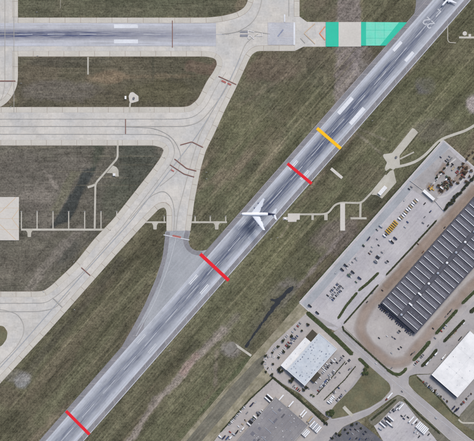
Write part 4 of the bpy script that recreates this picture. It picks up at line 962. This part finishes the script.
# ---- vegetation
def leaf_cloud(name, mat, samples, size):
    """samples: (x,y,z) points; one bent leaf clump face pair each"""
    b = MB()
    for (x, y, z) in samples:
        a, t_ = random.uniform(0, 2*pi), random.uniform(-.9, .9); s_ = size*random.uniform(.6, 1.3)
        ux, uy, uz = cos(a)*s_, sin(a)*s_, random.uniform(-.5, .5)*s_; vx, vy, vz = -sin(a)*s_*cos(t_), cos(a)*s_*cos(t_), sin(t_)*s_
        b.poly([(x-ux*.5,y-uy*.5,z-uz*.5),(x+vx*.6,y+vy*.6,z+vz*.6+.15*s_),(x+ux*.5,y+uy*.5,z+uz*.5)])
        b.poly([(x-ux*.5,y-uy*.5,z-uz*.5),(x+ux*.5,y+uy*.5,z+uz*.5),(x-vx*.6,y-vy*.6,z-vz*.6-.1*s_)])
    return b.mesh(name, M[mat])
CROWN = {}
for kind, mat in (('green','leaf'),('dark','leaf_dk'),('brown','leaf_br')):
    CROWN[kind] = []
    for v in range(4):
        cl = [(random.gauss(0,.42), random.gauss(0,.42), random.uniform(-.35,.45)) for _ in range(11)]; pts = []
        for _ in range(300):
            c = random.choice(cl); g = [random.gauss(0,.19) for _ in range(3)]; pts.append((c[0]+g[0], c[1]+g[1], 1.1+c[2]*.8+g[2]))
        CROWN[kind].append(leaf_cloud('crown', mat, pts, .34))
b = MB(); b.loft([[(r*cos(a)+ox, r*sin(a)+oy, z) for a in np.linspace(0, 2*pi, 7)[:-1]] for r, z, ox, oy in ((.09,0,0,0),(.06,.4,.02,0),(.03,.9,.0,.03),(.01,1.3,.05,.0))])
for a in (0, 1.6, 3.1, 4.6): b.loft([[(cos(a)*d+r*cos(q_), sin(a)*d+r*sin(q_), z) for q_ in np.linspace(0, 2*pi, 5)[:-1]] for d, r, z in ((.02,.035,.5),(.22,.02,.85),(.4,.008,1.1))])
TRUNK = b.mesh('trunk', M['bark'])
def tree(px, r, kind, label, group, name='tree'):
    o = empty(name, W(*px, .0), random.uniform(0, 6.28)); o.scale = (r, r, r*random.uniform(.8, 1.1)); tag(o, label, 'tree', group)
    link('trunk', TRUNK, o); link('crown', random.choice(CROWN[kind]), o)
def treerow(pts, r, kind, place, end='left'):
    for i, p in enumerate(pts): tree(p, r*random.uniform(.8, 1.2), kind, f'{kind} tree {place}, {ordw(i)} from the {end}', f'trees {place}')
def between(a, b_, n): return [(a[0]+(b_[0]-a[0])*i/(n-1)+random.uniform(-.5, .5), a[1]+(b_[1]-a[1])*i/(n-1)+random.uniform(-.5, .5)) for i in range(n)]
treerow(between((444.5,210),(476,174),19), 3.1, 'dark', 'in the dark row beside the salvage yard')
treerow([(438,186),(444,183),(447.5,188.6),(451,184.4),(449,178.6),(442,191),(453.6,181),(440,190)], 2.9, 'brown', 'among the wrecks in the salvage yard')
treerow([(459,167),(463,163.4),(466.6,168),(464.4,173),(468.8,176.4),(461,178.6),(466,181.4),(457.6,183),(471,171)], 2.9, 'brown', 'in the reddish clump of the salvage yard')
treerow([(436.6,177.4),(440.4,172.4),(444,168.4),(447.6,164.2)], 2.6, 'dark', 'in the upper salvage row')
treerow([(466.6,159),(469,155),(472.6,152.6),(475,157)], 2.6, 'brown', 'on the gravel loop at the right edge')
treerow([(263,362.6),(265.4,355.6),(272.4,352.6),(266,371.7),(272,374.4),(277.8,346.4),(282.8,340.7),(272.8,364),(278.6,357.6),(288.6,346.4),(283.6,351.6),(291.6,336),(308,324.6),(302,330.4)], 2.5, 'dark', 'round the office car park')
treerow([(279.4,368.4),(282.2,370.4),(280,371),(291,380.6),(292.6,378.4),(303.6,390),(306,387)], 2.9, 'dark', 'against the office end wall')
treerow([(311.4,394.6),(313.4,396.2)], 2.4, 'green', 'at the lower office corner')
treerow([(327.2,412.6),(330.4,410.8),(330.6,414.4),(333.2,412.6)], 3.6, 'green', 'in the clump beside the lane end')
treerow([(365,369.4),(366.8,372.6),(363.6,373)], 3.6, 'green', 'at the top of the lawn')
treerow([(323,420.6),(325.2,422.6),(327,424)], 2.6, 'dark', 'at the end of the lane hedge')
treerow([(429,385.4),(434.8,389.8),(441,396.4),(447,401.2),(461.2,404.2),(466.4,398.6),(471,393.8)], 2.0, 'brown', 'along the car park of the big white roof')
treerow([(345,429.6),(352,424.6),(357,423.6),(348,432.6),(361,428),(336.6,433.4),(340,434.6),(332.6,438)], 2.4, 'dark', 'round the dark lot')
def hedge(pts, wd, h, mat, label, kerb=None, taper=True, dens=1.6, size=1.0):
    """wd px wide strip of clipped or rough shrubs, rooted in a planted bed"""
    P = resample(pts, .6); N = normals(P); c = P[len(P)//2]
    o = empty('hedge' if not kerb else 'planting_strip', W(*c, 0)); tag(o, label, 'hedge' if not kerb else 'planting', 'hedges and planted strips')
    ox, oy, _ = W(*c); z = nextz(.003)+.02
    tp = lambda i: (min(1, .35+min(i, len(P)-1-i)/3.0) if taper else 1)
    b = MB()
    for i in range(len(P)-1):
        q_ = []
        for p_, n_, s_, i_ in ((P[i], N[i], 1, i), (P[i+1], N[i+1], 1, i+1), (P[i+1], N[i+1], -1, i+1), (P[i], N[i], -1, i)):
            x, y, _z2 = W(*(p_+n_*s_*wd/2*tp(i_)), 0); q_.append((x-ox, y-oy, z))
        b.poly(q_)
    b.build('bed', M['dark_grass'], o)
    pts3 = []
    area = len(P)*.6*wd*S*S; n = int(area*dens/size**2)
    for _ in range(min(n, 5000)):
        i = random.randrange(len(P)); v = random.uniform(-1, 1)*tp(i)*random.uniform(.75, 1.05); x, y, _z2 = W(*(P[i]+N[i]*v*wd/2), 0)
        hh = h*(.55+.45*math.sin(i*.9+2*math.sin(i*.37)))*(1-.5*abs(v)); pts3.append((x-ox+random.uniform(-.5,.5), y-oy+random.uniform(-.5,.5), z+.1+abs(hh)*random.uniform(.35, 1)))
    link('foliage', leaf_cloud('foliage', mat, pts3, size), o)
    if kerb:
        for sgn in (-1, 1):
            rings = []
            for i in range(0, len(P), 2):
                e = P[i]+N[i]*sgn*wd/2*tp(i); f_ = e+N[i]*sgn*.16
                (x0, y0, _), (x1, y1, _) = W(*e), W(*f_); rings.append([(x0-ox,y0-oy,0),(x1-ox,y1-oy,0),(x1-ox,y1-oy,.2+z),(x0-ox,y0-oy,.2+z)])
            b = MB(); b.loft(rings); b.build('kerb', M['kerb'], o)
hedge([(436.7,220.2),(411,248.5),(386,275.2)], 1.7, 1.6, 'leaf_dk', 'thin dark hedge between the truck yard and the long warehouse')
hedge([(378.6,272.6),(368,283),(358.6,290.6)], 2.6, 1.0, 'leaf', 'short bright green strip at the lower end of the truck yard')
hedge([(357.2,292.4),(346,306),(338,318.6)], 2.5, 1.4, 'leaf', 'tapered dark green strip below the truck yard')
hedge([(378.2,284.8),(358,307.4),(344,323.4)], 1.6, 1.6, 'leaf_dk', 'thin dark hedge edging the warehouse yard on its left')
hedge([(342.6,326),(343.6,330),(358,343),(372.5,356),(388,370)], 1.7, 1.6, 'leaf_dk', 'dark hedge between the road and the warehouse yard')
hedge([(387,369.4),(393.6,373.8),(399.4,374.6),(404,371.4),(406.4,368)], 3.0, .8, 'leaf', 'hooked green strip at the road junction')
hedge([(307,312.4),(322,325.6),(338,340),(352.4,354.6)], 4.4, .9, 'leaf', 'broad dark green strip along the road above the office')
hedge([(358.6,358.6),(362,361),(368.4,367.6)], 3.4, .9, 'leaf', 'short green strip at the corner of the lawn')
hedge([(271.8,376.6),(298,398),(312,410.6),(325.6,423.4)], 2.3, 1.5, 'leaf_dk', 'long dark hedge between the lane and the grey warehouse')
hedge([(273,377.8),(250.6,398.4),(220.4,432.2)], 1.4, 1.8, 'leaf_dk', 'thin dark hedge along the dock yard beside the tan verge')
hedge([(345.2,361.6),(331,378.4),(317,394.6)], .8, 1.2, 'leaf_dk', 'thin hedge line on the near side of the gravel lot')
hedge([(355.6,366.2),(345,379.4),(324,400)], .9, 1.2, 'leaf_dk', 'thin hedge line between the two lower lanes')
hedge([(457.2,309.8),(446,322.4),(435.6,334)], 3.3, .9, 'leaf', 'planted strip nearest the long warehouse, longest of the upper row', True)
hedge([(464.4,320),(454,331),(443.6,342)], 3.0, .8, 'leaf_dk', 'planted strip facing the big white roof, upper one', True)
hedge([(430,341.2),(422,351),(413,360.6)], 3.8, .9, 'leaf', 'bright green planted strip nearest the warehouse lower end', True)
hedge([(437,349.2),(430,358),(421.4,366.6)], 3.2, .8, 'leaf_dk', 'planted strip facing the big white roof, lower one', True)
hedge([(484,281),(474,292),(462,303.6)], 3.2, .9, 'leaf', 'planted strip running off the right edge, upper one', True)
hedge([(482,305),(475,308.4),(470,312.6)], 4.2, .8, 'leaf_dk', 'stubby planted island at the right edge', True)
hedge([(371,420),(386,408),(396,399.4)], 2.0, .8, 'leaf_dk', 'scrubby strip along the curved road above the trailer yard')
hedge([(404,399.4),(420,415.6),(440,433.6)], 1.6, .8, 'leaf_dk', 'scrubby strip between the road and the trailer blocks')
hedge([(417,377),(436,394.6),(452,412.6),(459,417.6)], 1.0, .9, 'leaf_dk', 'thin hedge edging the car park of the big white roof')
hedge([(299.6,300.6),(340,254.6),(398,189),(440,141.6)], .9, .6, 'leaf_dk', 'thin rough growth along the outer edge of the truck yard', dens=.9)

# ---- aircraft
def airfoil(c, th, x0, y, z, n=6):
    up = [(k/n)**1.4 for k in range(n+1)]; f = lambda q_: th*(2.969*math.sqrt(q_)-1.26*q_-3.516*q_**2+2.843*q_**3-1.036*q_**4)/2*1.0
    top = [(x0-q_*c, y, z+f(q_)*c*1.15) for q_ in up]; bot = [(x0-q_*c, y, z-f(q_)*c*.8) for q_ in reversed(up[1:-1])]
    return top+bot
def airliner(name, nose_px, heading, z, Lf, span, fr, lex, root, tip, sweep, eng, elen, er, label, finmat, engmat, hump=False, flap=True):
    o = empty(name, W(*nose_px, z), heading); tag(o, label, 'airliner')
    prof = [(0,.05,-.35),(.012,.30,-.28),(.03,.55,-.18),(.06,.82,-.07),(.10,.96,-.01),(.14,1,0),(.30,1,0),(.55,1,0),(.68,.98,.02),(.78,.84,.12),(.87,.60,.30),(.94,.36,.46),(.985,.15,.58),(1,.05,.62)]
    rings = []
    for t_, r_, dz in prof:
        hp = .26*math.exp(-((t_-.15)/.085)**2) if hump else 0
        rings.append([(-t_*Lf, fr*r_*cos(a), fr*(dz+r_*sin(a)*(1+(hp if sin(a) > 0 else 0)))+fr) for a in np.linspace(0, 2*pi, 25)[:-1]])
    kt = 10 if hump else len(rings)
    b = MB(); b.loft(rings[:kt]); fus = b.build('fuselage', M['ac_white'], o, smooth=True)
    if hump: b = MB(); b.loft([[(x, y*1.002, z2) for x, y, z2 in r_] for r_ in rings[kt-1:]]); b.build('tail_cone', M[finmat], o, smooth=True)
    b = MB()
    for sgn in (-1, 1):
        for k in range(int(Lf*.62/1.6)):
            x = -Lf*.13-k*1.6; b.box(x-.25, x+.25, sgn*fr*.985-.03, sgn*fr*.985+.03, fr*1.18, fr*1.18+.4)
    b.build('cabin_windows', M['glass'], fus)
    b = MB(); b.loft([[(-Lf*t_, fr*r_*cos(a), fr*(1+dz)+fr*r_*sin(a)*1.02+hz) for a in np.linspace(.35, pi-.35, 9)] for t_, r_, dz, hz in ((.031,.57,-.17,.04),(.042,.69,-.13,.1))], cap=False); b.build('cockpit_window', M['glass'], fus)
    hs = span/2
    for sgn in (-1, 1):
        st = []
        for q_ in (.06, .28, .42, .7, .93, 1.0):
            y = q_*hs; c = root+(tip-root)*q_ if q_ > .42 else root*(1-q_*.98)+(root+(tip-root)*.42-root*(1-.42*.98))*(q_/.42)
            st.append(airfoil(c, .115-.035*q_, -lex-y*sweep, sgn*y, fr*.55+y*.105+.6*q_*q_))
        b = MB(); b.loft(st); wg = b.build('wing', M['ac_grey'], o, smooth=False)
        yb = hs*.995; c = tip*.8; b = MB(); zt = fr*.55+yb*.105+.6
        b.loft([airfoil(c, .1, -lex-yb*sweep-.2*tip, sgn*yb, zt), airfoil(c*.5, .1, -lex-yb*sweep-tip*.9, sgn*(yb+.35), zt+1.7)]); b.build('winglet', M['ac_white'], wg)
        if flap:
            for f0, f1 in ((.13,.37), (.45,.68)):
                y0, y1 = f0*hs, f1*hs; r_ = []
                for y, q_ in ((y0, f0), (y1, f1)):
                    cc = root+(tip-root)*q_ if q_ > .42 else root*(1-q_*.98)+(root+(tip-root)*.42-root*(1-.42*.98))*(q_/.42)
                    r_.append((-lex-y*sweep-cc, sgn*y, fr*.55+y*.105-.1))
                b = MB(); w0 = root*.10
                b.loft([[(x+.1, y, z_), (x+.1, y, z_+.22), (x-w0*k_, y, z_-w0*k_*.5), (x-w0*k_, y, z_-w0*k_*.5-.08)] for (x, y, z_), k_ in zip(r_, (1, .75))]); b.build('flap', M['ac_grey'], wg)
        for ey in eng:
            xe = -lex-ey*sweep+elen*.45; ze = fr*.55+ey*.105-er*1.15
            en = MB(); en.loft([[(xe-t_*elen, sgn*ey+er*r_*cos(a), ze+er*r_*sin(a)) for a in np.linspace(0, 2*pi, 15)[:-1]] for t_, r_ in ((0,.86),(.06,1),(.35,1.04),(.7,.86),(.72,.62),(1,.34))]); e_ = en.build('engine', M[engmat], o, smooth=True)
            p_ = MB(); p_.box(xe-elen*1.0, xe-elen*.25, sgn*ey-.22, sgn*ey+.22, ze+er*.8, ze+er*1.35, 0, .5, .05); p_.build('pylon', M['ac_grey'], e_)
            p_ = MB(); p_.cyl((xe+.03, sgn*ey, ze), 'x', er*.8, .04, 14); p_.build('fan', M['wall_dk'], e_)
        hx = -Lf*.875; tsp = span*.172
        b = MB(); b.loft([airfoil(root*.52, .09, hx, sgn*.6, fr*1.35), airfoil(root*.19, .08, hx-tsp*.78, sgn*tsp, fr*1.35+tsp*.12)]); b.build('tailplane', M['ac_grey'], o)
    fh = fr*2.9; b = MB()
    def fs(c, x0, z_): return [(x, yy*0+(z2-0), z_) for x, yy, z2 in airfoil(c, .10, x0, 0, 0)]
    b.loft([fs(root*.72, -Lf*.80, fr*1.75), fs(root*.3, -Lf*.80-fh*.95, fr*1.75+fh)]); b.build('tail_fin', M[finmat], o)
    # landing gear
    def leg(x, y, zt, wr):
        b = MB(); b.cyl((x, y, (zt-2.2)/2+.3), 'z', .16, zt+2.4, 6); lg = b.build('landing_gear', M['steel'], o)
        for dx_ in ((-.7, .7) if hump else (0,)):
            for dy_ in (-.45, .45): b = MB(); b.cyl((x+dx_, y+dy_, -2.2), 'y', wr, .35, 10); b.build('tyre', M['tyre'], lg)
    leg(-Lf*.11, 0, fr*.4, .5 if not hump else .6)
    for sgn in (-1, 1): leg(-lex-root*.72, sgn*fr*1.05, fr*.6, .55 if not hump else .65)
    return o
airliner('jumbo_airliner', (240.2,214.2), pi, 36, 67.5, 60.5, 3.25, 19.2, 15.0, 3.9, .80, (11.6,20.6), 5.6, 1.45, 'white four-engined airliner with a navy tail coming in over the diagonal runway', 'ac_navy', 'ac_eng', True)
airliner('twin_jet', (441.4,6.4), UANG+pi, 2.75+.3, 38.5, 35, 1.9, 13.0, 7.6, 1.6, .52, (5.2,), 4.2, 1.05, 'white twin-engined airliner rolling on the runway at the top right edge', 'ac_white', 'ac_grey', False, False)
print('vehicles', NVEH[0])
